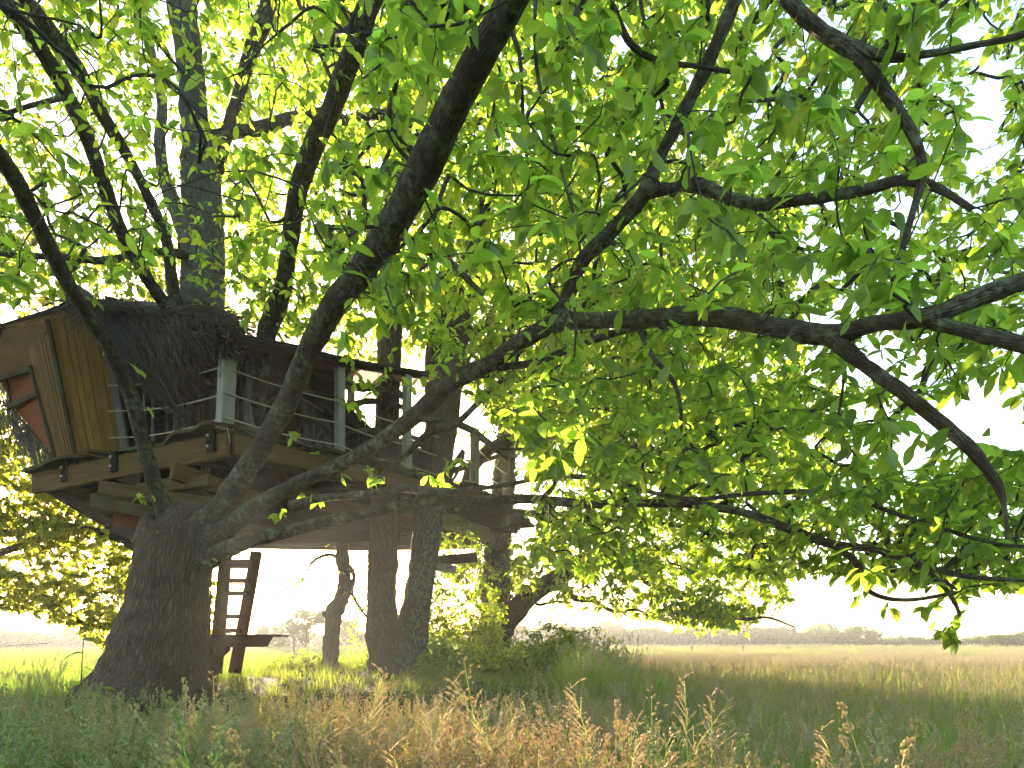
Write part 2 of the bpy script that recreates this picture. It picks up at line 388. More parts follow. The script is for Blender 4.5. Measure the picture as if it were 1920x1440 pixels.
# ------------------------------------------------------------------ leaves
def leaf_template(ts, ws, length=1.0, droop=.25, fold=.25, twist=0.0, serr=0):
    V = []; UV = []
    for t, w in zip(ts, ws):
        for s in (-1, 0, 1):
            ww = w * .5
            if serr and s: ww *= (1 + (.07 if int(round(t * serr)) % 2 else -.05))
            y = s * ww; z = -droop * t * t + abs(s) * ww * fold + twist * s * ww * t
            V.append((t * length, y, z)); UV.append((t, .5 + .5 * s))
    Fq = []
    for i in range(len(ts) - 1):
        for s in (0, 1):
            a = i * 3 + s; Fq.append((a, a + 3, a + 4, a + 1))
    return np.array(V), np.array(Fq), np.array(UV)
def prof(t): return .43 * (np.sin(np.pi * np.clip(t, 0, 1) ** 1.15) ** .75) * (1 - .10 * t) + .012
T_HI = [leaf_template(t := np.array([0, .1, .28, .5, .72, .88, 1]), prof(t) * wf, 1, d, f, tw) for wf, d, f, tw in
        ((1, .15, .3, .1), (1.1, .35, .2, -.3), (.9, .55, .35, .2), (1.05, .05, .4, .4))]
T_MID = [leaf_template(t := np.array([0, .3, .68, 1]), prof(t) * 1.1 * wf, 1, d, f, 0) for wf, d, f in ((1, .2, .3), (1.1, .45, .2), (.9, .05, .35))]
T_FOLD = [leaf_template(np.array([0, .45, 1]), np.array([.03, .42 * wf, .03]), 1, d_, .3, 0) for wf, d_ in ((1, .15), (1.1, .4), (.9, .3))]
T_LOW = [(np.array([(0, 0, 0), (.5, .24, .05), (1, 0, -.18), (.5, -.24, .05)]), np.array([(0, 1, 2, 3)]), np.array([(0, .5), (.5, 0), (1, .5), (.5, 1)]))]

def unit(v): return v / (np.linalg.norm(v, axis=-1, keepdims=True) + 1e-9)
def frames(d, nrm):
    d = unit(d); s = unit(np.cross(nrm, d)); u = np.cross(d, s)
    return np.stack([d, s, u], axis=-1)          # columns

def leaves_mesh(name, pos, d, nrm, size, tmpls, parent, mat, kind='stuff', tint=None):
    n = len(pos); R = frames(d, nrm); which = RNG.integers(0, len(tmpls), n)
    if tint is None: tint = RNG.random(n)
    Vs, Fs, Us, Ts = [], [], [], []; off = 0
    for k, (tv, tf, tu) in enumerate(tmpls):
        ix = np.where(which == k)[0]
        if len(ix) == 0: continue
        v = np.einsum('nij,vj->nvi', R[ix], tv) * size[ix][:, None, None] + pos[ix][:, None, :]
        nv = len(tv); f = tf[None] + (np.arange(len(ix)) * nv)[:, None, None] + off
        Vs.append(v.reshape(-1, 3)); Fs.append(f.reshape(-1, 4)); Us.append(np.tile(tu, (len(ix), 1)))
        Ts.append(np.repeat(tint[ix], nv)); off += nv * len(ix)
    V = np.vstack(Vs); Fq = np.vstack(Fs)
    me = mesh_np(name, V, Fq, attrs={'tint': ('FLOAT', 'POINT', np.concatenate(Ts))}, uv=np.vstack(Us))
    return link(name, me, parent, mat, kind)

def rand_unit(n):
    v = RNG.normal(size=(n, 3)); return unit(v)

def spray_leaves(tips, dirs, n_each, spread=.3, size=(.11, .17), droop=(.1, .7), flat=.5, reach=.12):
    """fans of leaves round twig ends. returns pos, dir, normal, size"""
    m = len(tips); n = m * n_each
    P0 = np.repeat(tips, n_each, 0); D0 = np.repeat(unit(dirs), n_each, 0)
    back = RNG.random(n) ** 2.2 * spread
    pos = P0 - D0 * back[:, None] + rand_unit(n) * .012
    ang = np.tile(np.linspace(-2.3, 2.3, n_each), m) + RNG.normal(0, .3, n)
    up = np.array((0, 0, 1.0)); side = unit(np.cross(np.broadcast_to(up, D0.shape), D0) + 1e-4)
    hd = D0 * np.cos(ang)[:, None] + side * np.sin(ang)[:, None]
    dr = RNG.uniform(*droop, n)
    d = unit(hd * 1.0 + np.array((0, 0, -1.0)) * dr[:, None] + rand_unit(n) * .18)
    nrm = unit(up + rand_unit(n) * flat + d * .3)
    sz = RNG.uniform(*size, n)
    return pos, d, nrm, sz

def in_poly(x, y, poly):
    x = np.asarray(x); y = np.asarray(y); c = np.zeros(len(x), bool); n = len(poly); j = n - 1
    for i in range(n):
        xi, yi = poly[i]; xj, yj = poly[j]
        hit = ((yi > y) != (yj > y)) & (x < (xj - xi) * (y - yi) / (yj - yi + 1e-9) + xi)
        c ^= hit; j = i
    return c

GAPS = [([(1690, 770), (1900, 690), (1930, 740), (1930, 850), (1850, 850), (1790, 800), (1740, 870), (1700, 905), (1655, 840)], .97),
        ([(1555, 860), (1650, 840), (1680, 900), (1560, 900)], .5),
        ([(1830, 60), (1890, 120), (1860, 330), (1800, 290)], .8),
        ([(1730, 60), (1860, 40), (1830, 100), (1740, 110)], .6),
        ([(-30, 0), (60, 40), (60, 200), (-30, 240)], .7),
        ([(1395, 640), (1460, 650), (1450, 720), (1380, 700)], .4),
        ([(1040, 1000), (1120, 1030), (1100, 1060), (1010, 1090)], .5),
        ([(960, 900), (1100, 880), (1120, 960), (1000, 960)], .5)]
HOUSE = [(-400, 610), (0, 600), (60, 555), (320, 540), (450, 600), (700, 690), (810, 700), (960, 800), (990, 880), (1010, 985), (900, 1040), (660, 1040), (640, 1290), (-50, 1290), (150, 1060), (-400, 900)]

def cloud(regions, floor=.0):
    out = []
    for x0, x1, y0, y1, Y0, Y1, n in regions:
        x = RNG.uniform(x0, x1, n); y = RNG.uniform(y0, y1, n)
        Y = RNG.uniform(Y0 ** 2, Y1 ** 2, n) ** .5
        out.append(np.stack([x, y, Y], 1))
    q = np.vstack(out)
    # clumping: keep by a smooth noise so that the crown has lumps and holes
    p = np.stack([(q[:, 0] - 960) / F * q[:, 2], q[:, 2], H + (HY - q[:, 1]) / F * q[:, 2]], 1)
    nv = np.array([mnoise.noise(Vector(v) * .9) + .5 * mnoise.noise(Vector(v) * 2.1) for v in p])
    keep = RNG.random(len(p)) < np.clip(.72 + nv * 1.5, .12, 1)
    for poly, pr in GAPS: keep &= ~(in_poly(q[:, 0], q[:, 1], poly) & (RNG.random(len(q)) < pr))
    keep &= p[:, 2] > gz(p[:, 0], p[:, 1]) + floor
    return q[keep], p[keep]

def attach(limbs, tips, parent, name, mat, rbase=.0032, minr=.0025, nseg=4, jit=.12, sag=.06):
    """joins every spray to the nearest wood already there: returns spray directions"""
    nodes = np.vstack([l[0] for l in limbs]); nr = np.concatenate([l[1] for l in limbs])
    n0 = len(nodes); m = len(tips)
    d0 = np.full(m, 1e9); near = np.zeros(m, int)
    for i in range(0, m, 400):
        dd = np.linalg.norm(tips[i:i + 400, None] - nodes[None], axis=2)
        near[i:i + 400] = dd.argmin(1); d0[i:i + 400] = dd.min(1)
    order = np.argsort(d0); best = d0.copy()
    par = near.copy(); placed = np.zeros(m, bool); seq = []
    pos = tips
    for i in order:
        seq.append(i); placed[i] = True
        dd = np.linalg.norm(pos - pos[i], axis=1) * 1.05
        up = (dd < best) & ~placed
        best[up] = dd[up]; par[up] = n0 + i
    cnt = np.ones(m)
    for i in reversed(seq):
        if par[i] >= n0: cnt[par[i] - n0] += cnt[i]
    r = np.minimum(minr + rbase * (np.sqrt(cnt) - 1), .03)
    V = []; Fq = []; dirs = np.zeros((m, 3)); off = 0
    allp = np.vstack([nodes, pos]); ang = np.arange(nseg) * 2 * math.pi / nseg
    ca, sa = np.cos(ang), np.sin(ang)
    for i in range(m):
        a = allp[par[i]]; b = pos[i]; L = np.linalg.norm(b - a)
        pr = r[par[i] - n0] if par[i] >= n0 else min(nr[par[i]] * .6, r[i] * 1.3)
        r0 = min(r[i] * 1.15, max(pr, minr))
        if par[i] >= n0: pd = dirs[par[i] - n0]
        else: pd = unit(b - a)
        c1 = a + pd * L * .35 + RNG.normal(size=3) * L * jit * .5
        c2 = b - (b - a) * .3 + np.array((0, 0, sag * L)) + RNG.normal(size=3) * L * jit
        t = np.array((0, .22, .45, .7, 1.0))[:, None]
        c = (1 - t) ** 3 * a + 3 * (1 - t) ** 2 * t * c1 + 3 * (1 - t) * t * t * c2 + t ** 3 * b
        dirs[i] = unit(b - c2 * .7 - c1 * .3)
        T = unit(np.gradient(c, axis=0)); n_ = unit(np.cross(T, np.array((.3, .2, 1.0)))); b_ = np.cross(T, n_)
        rr = np.linspace(r0, r[i] * .85, 5)
        ring = c[:, None] + (n_[:, None] * ca[None, :, None] + b_[:, None] * sa[None, :, None]) * rr[:, None, None]
        V.append(ring.reshape(-1, 3))
        k = np.arange(nseg); k2 = (k + 1) % nseg
        for s in range(4):
            Fq.append(np.stack([off + s * nseg + k, off + s * nseg + k2, off + (s + 1) * nseg + k2, off + (s + 1) * nseg + k], 1))
        off += 5 * nseg
    me = mesh_np(name, np.vstack(V), np.vstack(Fq))
    link(name, me, parent, mat, 'stuff')
    return dirs

# near leaves that show largest become parts of their own
def serrated_leaf_mesh(k):
    t = np.linspace(0, 1, 25); wf, d, f, tw = ((1, .15, .3, .1), (1.1, .35, .2, -.3), (.92, .5, .35, .2))[k]
    tv, tf, tu = leaf_template(t, prof(t) * wf, 1, d, f, tw, serr=24)
    return mesh_np('leaf', tv, tf, uv=tu)
LEAF_ME = [serrated_leaf_mesh(k) for k in range(3)]
def leaf_objects(pos, d, nrm, size, parent, mat):
    R = frames(d, nrm); pi = Matrix.Translation(-Vector(parent.location))
    for i in range(len(pos)):
        me = LEAF_ME[i % 3]
        if not me.materials: me.materials.append(mat)
        o = bpy.data.objects.new('leaf', me); COL.objects.link(o); o.parent = parent
        o.matrix_parent_inverse = pi
        o.matrix_basis = Matrix.Translation(Vector(pos[i])) @ Matrix(R[i].tolist()).to_4x4() @ Matrix.Scale(float(size[i]), 4)

# ------------------------------------------------------------------ trees traced limb by limb: (x, y, width px, distance)
def tree(name, base, label, cat='tree', group=None): return empty(name, P(*base) if len(base) == 3 and base[2] > 2 else base, label, cat, group)

# --- 1. the big near chestnut
t1 = empty('chestnut_tree', (float(P(300, 1310, 9.6)[0]), 9.6, .62), 'nearest big chestnut, thick leaning trunk with long dark limbs sweeping right over the meadow', 'tree')
L1 = []
def t1trunk():
    pts = [(268, 1400, 280, 9.5), (276, 1340, 240, 9.55), (285, 1290, 208, 9.6), (296, 1240, 180, 9.6), (305, 1190, 163, 9.6), (314, 1130, 148, 9.6), (322, 1080, 140, 9.6), (330, 1040, 145, 9.6), (338, 1005, 140, 9.6), (345, 975, 115, 9.55), (335, 950, 60, 9.5)]
    path, r = limb_data(pts, 8)
    V, Fq, B = tube(path, r, 48, .05, .035, 3, .05)
    V = np.array(V); c = np.array((path[0][0], path[0][1]))
    z = V[:, 2]; fl = np.clip((1.25 - z) / .9, 0, 1) ** 1.6
    a = np.arctan2(V[:, 1] - 9.6, V[:, 0] + 4.9)
    root = 1 + fl * (.02 + .13 * np.maximum(0, np.sin(a * 4 + .8)) + .12 * np.maximum(0, np.cos(a - math.pi)) ** 3)
    V[:, 0] = -4.95 + (V[:, 0] + 4.95) * root; V[:, 1] = 9.6 + (V[:, 1] - 9.6) * root
    link('trunk', mesh_np('trunk', V, clean_tri(V, Fq), attrs={'bark_co': ('FLOAT_VECTOR', 'POINT', B)}), t1, M['bark'])
    return path, r
t1trunk()
t1_limbs = [
 [(322, 990, 70, 9.5), (303, 940, 50, 9.4), (285, 890, 44, 9.2), (268, 830, 42, 9.0), (250, 760, 43, 8.7), (222, 690, 42, 8.3), (185, 620, 41, 7.8), (140, 555, 42, 7.3), (100, 480, 44, 6.8), (62, 400, 46, 6.4), (25, 330, 48, 6.0), (-25, 260, 50, 5.6), (-90, 170, 50, 5.2)],
 [(355, 1010, 95, 9.45), (405, 965, 80, 9.3), (440, 915, 66, 9.1), (488, 840, 57, 8.8), (540, 750, 57, 8.3), (582, 650, 60, 7.7), (632, 565, 64, 7.1), (690, 490, 68, 6.5), (742, 412, 72, 6.0), (792, 318, 76, 5.5), (842, 215, 74, 5.1), (895, 115, 72, 4.7), (950, 20, 68, 4.4), (1000, -70, 64, 4.1), (1050, -190, 56, 3.9)],
 [(370, 1030, 90, 9.5), (420, 995, 60, 9.2), (478, 950, 48, 8.9), (560, 905, 42, 8.5), (650, 865, 41, 8.1), (722, 822, 44, 7.7), (790, 768, 48, 7.3), (855, 712, 50, 6.9), (920, 680, 44, 6.6), (980, 638, 42, 6.3), (1042, 606, 42, 6.1), (1110, 601, 35, 5.8), (1200, 598, 33, 5.5), (1300, 592, 36, 5.2), (1390, 600, 36, 4.9), (1480, 617, 36, 4.6), (1560, 628, 38, 4.4), (1640, 607, 32, 4.2), (1730, 597, 34, 4.0), (1810, 567, 33, 3.9), (1880, 540, 36, 3.8), (1960, 515, 34, 3.7), (2100, 470, 30, 3.6)],
 [(1040, 612, 34, 6.1), (1068, 550, 28, 5.9), (1092, 490, 29, 5.7), (1150, 430, 27, 5.5), (1205, 365, 30, 5.3), (1240, 290, 23, 5.2), (1292, 190, 25, 5.0), (1340, 90, 25, 4.8), (1378, 0, 25, 4.7), (1420, -110, 22, 4.6)],
 [(1205, 362, 26, 5.3), (1262, 352, 20, 5.2), (1310, 346, 25, 5.0), (1370, 372, 23, 4.9), (1430, 383, 21, 4.8), (1530, 372, 20, 4.6), (1620, 356, 20, 4.5), (1690, 338, 19, 4.4), (1755, 352, 15, 4.3), (1822, 392, 11, 4.2)],
 [(1440, -60, 24, 4.4), (1480, 5, 25, 4.3), (1545, 62, 26, 4.3), (1610, 110, 22, 4.2), (1660, 172, 22, 4.2), (1702, 235, 20, 4.2), (1727, 295, 17, 4.2), (1725, 350, 15, 4.3), (1702, 430, 13, 4.3), (1682, 510, 11, 4.3), (1664, 582, 9, 4.3)],
 [(1540, 58, 20, 4.3), (1598, 82, 17, 4.2), (1662, 108, 16, 4.1), (1740, 101, 13, 4.0), (1830, 84, 12, 3.9), (1900, 70, 12, 3.8), (1990, 40, 11, 3.8)],
 [(1552, 628, 34, 4.4), (1612, 678, 27, 4.3), (1682, 728, 25, 4.2), (1760, 790, 26, 4.1), (1820, 842, 24, 4.0), (1868, 905, 17, 4.0), (1885, 960, 9, 4.0), (1888, 1010, 7, 4.0)],
 [(1735, 600, 28, 4.0), (1815, 622, 26, 3.9), (1900, 642, 28, 3.8), (1990, 670, 26, 3.7), (2120, 720, 20, 3.6)],
 [(368, 1058, 80, 9.5), (425, 1030, 56, 9.2), (470, 1014, 46, 9.0), (530, 999, 40, 8.8), (620, 976, 35, 8.6), (700, 960, 33, 8.4), (790, 942, 35, 8.1), (900, 939, 31, 7.8), (1000, 936, 28, 7.5), (1100, 945, 25, 7.2), (1200, 943, 23, 7.0), (1300, 946, 21, 6.7), (1400, 962, 21, 6.5), (1480, 992, 21, 6.3), (1560, 1020, 21, 6.1), (1640, 1031, 17, 5.9), (1730, 1060, 14, 5.7), (1820, 1082, 12, 5.5), (1940, 1090, 10, 5.3), (2060, 1110, 8, 5.1)],
 [(545, 948, 30, 8.5), (600, 934, 24, 8.3), (680, 927, 24, 8.1), (760, 916, 26, 7.9), (830, 922, 24, 7.7), (900, 916, 15, 7.5), (970, 905, 13, 7.3), (1045, 893, 12, 7.1), (1140, 900, 11, 6.9), (1280, 935, 12, 6.6), (1420, 925, 12, 6.3), (1560, 925, 12, 6.0), (1700, 970, 10, 5.7), (1850, 1015, 9, 5.4), (1980, 1030, 8, 5.2)],
 [(1560, 1020, 12, 6.1), (1610, 1060, 13, 6.1), (1632, 1110, 10, 6.2), (1700, 1125, 8, 6.2), (1800, 1110, 7, 6.2)],
 [(1720, 1058, 12, 5.7), (1765, 1095, 10, 5.6), (1790, 1130, 8, 5.6), (1800, 1155, 6, 5.6)],
 [(900, 690, 26, 6.7), (990, 682, 18, 6.5), (1080, 650, 16, 6.3), (1160, 622, 15, 6.1), (1260, 600, 10, 5.9)],
 [(700, 905, 8, 8.2), (755, 860, 16, 8.0), (800, 815, 20, 7.8), (860, 790, 18, 7.6), (920, 730, 15, 7.4), (960, 700, 10, 7.2)],
 [(752, 442, 16, 6.0), (790, 468, 12, 6.0), (842, 490, 12, 6.0), (875, 522, 11, 6.0), (905, 552, 8, 6.0)],
 [(790, 785, 18, 7.3), (850, 792, 15, 7.2), (885, 805, 14, 7.2), (930, 838, 10, 7.1), (1000, 842, 7, 7.0)],
 [(1200, 620, 10, 5.5), (1225, 670, 10, 5.5), (1262, 715, 9, 5.5), (1275, 760, 7, 5.5), (1278, 810, 5, 5.5)],
 [(1005, -40, 8, 4.6), (1003, 60, 7, 4.6), (1010, 150, 7, 4.6), (1045, 290, 7, 4.6), (1075, 400, 6, 4.6), (1090, 480, 5, 4.6)],
 [(960, 60, 9, 4.9), (975, 110, 8, 4.9), (981, 220, 7, 4.9), (990, 330, 6, 4.9), (992, 390, 4, 4.9)],
 [(1130, -40, 16, 4.5), (1160, 40, 13, 4.5), (1190, 90, 11, 4.5), (1240, 115, 10, 4.4), (1310, 125, 9, 4.3), (1400, 140, 8, 4.2)],
]
def wscale(pts, f):
    return [(x, y, w * (f(x, y) if callable(f) else f), Y) for x, y, w, Y in pts]
ss = lambda a, b, v: min(max((v - a) / (b - a), 0), 1)
t1_limbs[0] = wscale(t1_limbs[0], lambda x, y: .64)
t1_limbs[1] = wscale(t1_limbs[1], lambda x, y: .66 + .14 * ss(750, 300, y) if y > 300 else .80)
for j in (2, 13, 14, 16): t1_limbs[j] = wscale(t1_limbs[j], lambda x, y: .64 + .36 * ss(880, 1250, x))
for j in (9, 10): t1_limbs[j] = wscale(t1_limbs[j], lambda x, y: .60 + .2 * ss(900, 1500, x))
for i, pts in enumerate(t1_limbs):
    big = pts[0][2] > 40
    L1.append(limb('branch', pts, t1, M['bark_limb'], n=22 if big else 12, per=7, seed=i + 1, rough=.07 if big else .10, knob=.05))

# --- 2. second chestnut coming up through the hut
t2 = empty('chestnut_tree', P(350, 1260, 12.6), 'second chestnut behind the nearest one, its pale trunk rising through the hut roof', 'tree')
t2_limbs = [
 [(345, 1262, 110, 12.6), (350, 1150, 84, 12.6), (362, 900, 90, 12.6), (376, 700, 92, 12.6), (380, 620, 92, 12.6), (380, 540, 84, 12.6), (379, 460, 82, 12.5), (380, 400, 80, 12.4), (378, 340, 78, 12.3), (374, 285, 66, 12.2), (364, 220, 54, 12.0), (360, 150, 50, 11.8), (350, 70, 52, 11.6), (336, -20, 50, 11.4), (325, -120, 44, 11.2)],
 [(330, 590, 34, 12.0), (302, 560, 30, 11.6), (268, 508, 29, 11.0), (230, 438, 30, 10.4), (196, 350, 31, 9.8), (160, 250, 33, 9.2), (112, 150, 36, 8.6), (55, 62, 37, 8.0), (-10, -20, 36, 7.5), (-70, -110, 34, 7.1)],
 [(335, 600, 34, 12.2), (322, 520, 28, 11.8), (312, 450, 25, 11.4), (285, 385, 24, 11.0), (243, 300, 25, 10.5), (195, 220, 30, 10.0), (140, 120, 35, 9.4), (80, 40, 35, 8.8), (25, -30, 34, 8.3), (-40, -120, 30, 8.0)],
 [(352, 465, 34, 12.6), (345, 430, 32, 12.8), (325, 380, 30, 12.9), (306, 325, 22, 13), (300, 260, 20, 13), (304, 200, 18, 13), (290, 120, 15, 13), (270, 40, 12, 13)],
 [(470, 800, 46, 11.8), (490, 680, 44, 11.4), (505, 610, 42, 10.8), (525, 560, 38, 10.2), (543, 460, 37, 9.6), (556, 370, 40, 9.0), (588, 275, 44, 8.4), (622, 205, 45, 7.9), (655, 115, 45, 7.4), (690, 20, 45, 7.0), (725, -80, 40, 6.7)],
 [(408, 330, 18, 12.4), (425, 250, 22, 12.2), (448, 175, 22, 12.0), (470, 100, 27, 11.7), (497, 30, 31, 11.4), (512, -50, 28, 11.2)],
 [(395, 255, 20, 12.2), (480, 242, 24, 12.2), (545, 222, 21, 12.2), (610, 212, 20, 12.2), (650, 225, 17, 12.2), (695, 214, 20, 12.1), (760, 220, 15, 12.0), (830, 222, 13, 12.0), (960, 232, 12, 11.8), (1120, 238, 13, 11.5), (1250, 230, 8, 11.3)],
 [(360, 480, 18, 12.3), (290, 472, 15, 12), (200, 488, 14, 11.6), (120, 482, 13, 11.2), (20, 478, 10, 10.8), (-80, 460, 8, 10.4)],
 [(540, -60, 9, 8.0), (560, 5, 8, 8.0), (596, 90, 8, 8.0), (624, 155, 7, 8.0)],
 [(130, 180, 12, 9.0), (70, 195, 9, 9), (20, 210, 8, 9.0), (-60, 240, 6, 9.0)],
]
t2_limbs[0] = wscale(t2_limbs[0], .93)
for j in (1, 2): t2_limbs[j] = wscale(t2_limbs[j], .80)
t2_limbs[4] = wscale(t2_limbs[4], .84)
L2 = []
for i, pts in enumerate(t2_limbs):
    L2.append(limb('trunk' if i == 0 else 'branch', pts, t2, M['bark_pale'] if i in (0, 3) else M['bark_limb'], n=30 if i == 0 else 14, seed=30 + i, rough=.08, knob=.06))

# --- 3. twin trunked oak under the platform
t3 = empty('oak_tree', (float(P(745, 1270, 14)[0]), 14.0, .75), 'twin trunked tree under the right half of the platform, its stems parting near the ground', 'tree')
t3_limbs = [
 [(748, 1300, 120, 14), (742, 1270, 100, 14), (728, 1235, 76, 14), (718, 1190, 60, 14), (716, 1110, 55, 14), (718, 1030, 54, 14), (722, 900, 47, 14), (727, 780, 46, 14), (729, 700, 45, 14), (732, 620, 45, 14), (736, 520, 40, 14), (738, 420, 36, 14), (740, 320, 30, 14), (738, 220, 24, 14), (742, 110, 19, 14), (748, -10, 15, 14)],
 [(760, 1310, 105, 13.9), (763, 1270, 84, 13.9), (766, 1225, 68, 13.9), (775, 1160, 56, 13.9), (786, 1100, 50, 13.9), (795, 1040, 50, 13.9), (812, 900, 58, 14), (830, 780, 58, 14.1), (842, 700, 56, 14.1), (856, 620, 54, 14.1), (872, 540, 46, 14.2), (890, 470, 38, 14.3), (905, 410, 30, 14.3), (915, 340, 24, 14.4), (930, 250, 18, 14.4), (950, 150, 13, 14.4)],
 [(822, 800, 40, 14.3), (815, 700, 40, 14.4), (822, 620, 40, 14.5), (834, 540, 32, 14.6), (840, 460, 24, 14.7), (850, 380, 17, 14.8), (835, 280, 12, 14.9)],
 [(868, 640, 18, 14.2), (900, 612, 16, 14), (960, 592, 13, 13.7), (1010, 560, 10, 13.4)],
 [(738, 320, 16, 14), (700, 340, 12, 14), (660, 360, 9, 14)],
 [(742, 250, 14, 14), (790, 170, 12, 14), (830, 80, 10, 14), (850, -20, 8, 14)],
]
L3 = []
for i, pts in enumerate(t3_limbs):
    L3.append(limb('trunk' if i < 3 else 'branch', pts, t3, M['bark_oak'], n=30 if i < 2 else 14, seed=50 + i, rough=.06, flute=.06 if i < 2 else 0, knob=.05))

# --- 4. slim leaning tree
t4 = empty('slim_tree', P(620, 1262, 17), 'slim crooked bare trunk with a broken stub, standing past the far edge of the platform', 'tree')
L4 = [limb('trunk', [(620, 1285, 36, 17), (620, 1262, 33, 17), (621, 1220, 30, 17), (622, 1180, 30, 17), (627, 1150, 30, 17), (640, 1122, 29, 17), (647, 1095, 26, 17), (645, 1070, 25, 17), (642, 1045, 26, 17), (640, 980, 24, 17.2), (650, 850, 20, 17.4), (660, 700, 15, 17.6), (650, 560, 9, 17.8)], t4, M['bark_oak'], n=18, seed=71, rough=.12, knob=.12),
      limb('broken_stub', [(625, 1158, 16, 17), (612, 1154, 12, 17), (607, 1148, 9, 17)], t4, M['bark_oak'], n=8, seed=72, rough=.2),
      limb('branch', [(655, 1060, 9, 17), (664, 1080, 9, 17), (660, 1110, 7, 17), (675, 1140, 6, 17), (690, 1160, 5, 17), (705, 1190, 4, 17)], t4, M['bark_oak'], n=6, seed=73, rough=.2),
      limb('branch', [(642, 1055, 8, 17), (620, 1040, 7, 17), (590, 1050, 5, 17), (575, 1070, 4, 17)], t4, M['bark_oak'], n=6, seed=74)]

# --- 5. ivy clad tree at right with its low arching limb
t5 = empty('ivy_clad_tree', P(925, 1245, 19), 'ivy clad trunk right of the platform with a low limb arching out to the right', 'tree')
t5_limbs = [
 [(915, 1265, 80, 19), (920, 1240, 66, 19), (925, 1190, 60, 19), (930, 1130, 54, 19), (930, 1080, 50, 19), (935, 1000, 46, 19), (945, 900, 40, 19), (950, 820, 34, 19), (952, 740, 28, 19), (965, 640, 22, 19), (980, 520, 16, 19)],
 [(925, 1225, 50, 18.8), (945, 1175, 44, 18.6), (985, 1125, 38, 18.2), (1035, 1090, 34, 17.8), (1075, 1062, 31, 17.4), (1108, 1044, 28, 17.1), (1150, 1054, 22, 16.8), (1190, 1075, 20, 16.5), (1235, 1098, 19, 16.2), (1285, 1120, 17, 15.9), (1335, 1138, 12, 15.6), (1390, 1160, 8, 15.4), (1440, 1158, 5, 15.3), (1490, 1176, 3, 15.2)],
 [(1045, 1095, 17, 17.6), (1080, 1122, 12, 17.4), (1112, 1126, 9, 17.2), (1150, 1146, 7, 17.0), (1195, 1144, 5, 16.8), (1235, 1162, 4, 16.6), (1275, 1160, 2.5, 16.4)],
 [(865, 950, 22, 16.8), (885, 880, 24, 16.6), (920, 842, 22, 16.4), (970, 822, 21, 16.2), (1040, 814, 21, 16.0), (1110, 822, 20, 15.8), (1180, 838, 18, 15.6), (1260, 850, 15, 15.4), (1330, 865, 12, 15.2), (1420, 900, 8, 15), (1500, 930, 6, 15)],
 [(1110, 824, 12, 15.8), (1160, 790, 9, 15.6), (1220, 760, 8, 15.4), (1300, 720, 7, 15.2)],
 [(1020, 965, 14, 17.0), (1100, 968, 12, 16.6), (1200, 975, 11, 16.2), (1300, 990, 10, 15.8), (1400, 1010, 8, 15.5)],
 [(1260, 850, 12, 15.4), (1285, 815, 10, 15.3), (1320, 795, 10, 15.2), (1400, 800, 8, 15.0), (1480, 815, 6, 14.8)],
 [(950, 960, 16, 18.9), (985, 962, 14, 18.3), (1020, 965, 14, 17.0)],
 [(925, 1185, 10, 18.7), (905, 1150, 8, 18.5), (885, 1115, 6, 18.3)],
 [(1000, 1128, 7, 18.1), (1012, 1134, 6, 18), (1040, 1128, 5, 18), (1068, 1130, 4, 18)],
]
L5 = []
for i, pts in enumerate(t5_limbs):
    L5.append(limb('trunk' if i == 0 else 'branch', pts, t5, M['bark_oak'], n=20 if i < 2 else 10, seed=90 + i, rough=.09, knob=.07))

# --- 6. big tree at left behind the hut
t6 = empty('maple_tree', P(-140, 1240, 21), 'broad backlit tree filling the left edge behind the hut, its boughs drooping to the grass', 'tree')
t6_limbs = [
 [(-150, 1250, 60, 21), (-145, 1150, 50, 21), (-130, 1050, 46, 21), (-120, 900, 42, 21), (-100, 700, 34, 21), (-90, 500, 24, 21), (-60, 300, 14, 21)],
 [(-130, 1060, 30, 21), (-60, 1050, 20, 21), (0, 1035, 14, 20.8), (60, 1018, 12, 20.6), (120, 1000, 12, 20.4), (180, 1000, 9, 20.2), (240, 1020, 7, 20)],
 [(-130, 1090, 24, 21), (-60, 1085, 16, 20.8), (0, 1072, 12, 20.6), (50, 1090, 10, 20.4), (90, 1120, 9, 20.2), (150, 1165, 7, 20), (220, 1180, 5, 20)],
 [(-120, 960, 28, 21), (-50, 985, 20, 20.8), (20, 1000, 15, 20.6), (80, 985, 14, 20.4), (130, 985, 12, 20.2), (200, 1000, 11, 20), (270, 1010, 7, 20)],
 [(-120, 900, 24, 21), (-40, 860, 16, 20.8), (40, 850, 12, 20.6), (110, 860, 9, 20.4)],
 [(-110, 760, 24, 21), (-30, 700, 16, 20.8), (60, 640, 12, 20.6), (150, 600, 9, 20.4), (250, 560, 6, 20.4)],
 [(-95, 600, 18, 21), (0, 520, 12, 20.8), (90, 430, 9, 20.6), (180, 360, 6, 20.6)],
]
L6 = []
for i, pts in enumerate(t6_limbs):
    L6.append(limb('trunk' if i == 0 else 'branch', pts, t6, M['bark_oak'], n=14 if i < 2 else 8, seed=110 + i, rough=.1, knob=.08))

# ------------------------------------------------------------------ crowns
def not_house(q): return ~in_poly(q[:, 0], q[:, 1], HOUSE)
def hang(q, y_hi):   # keeps sprays above the ragged lower line of the crown
    return q[:, 1] < y_hi

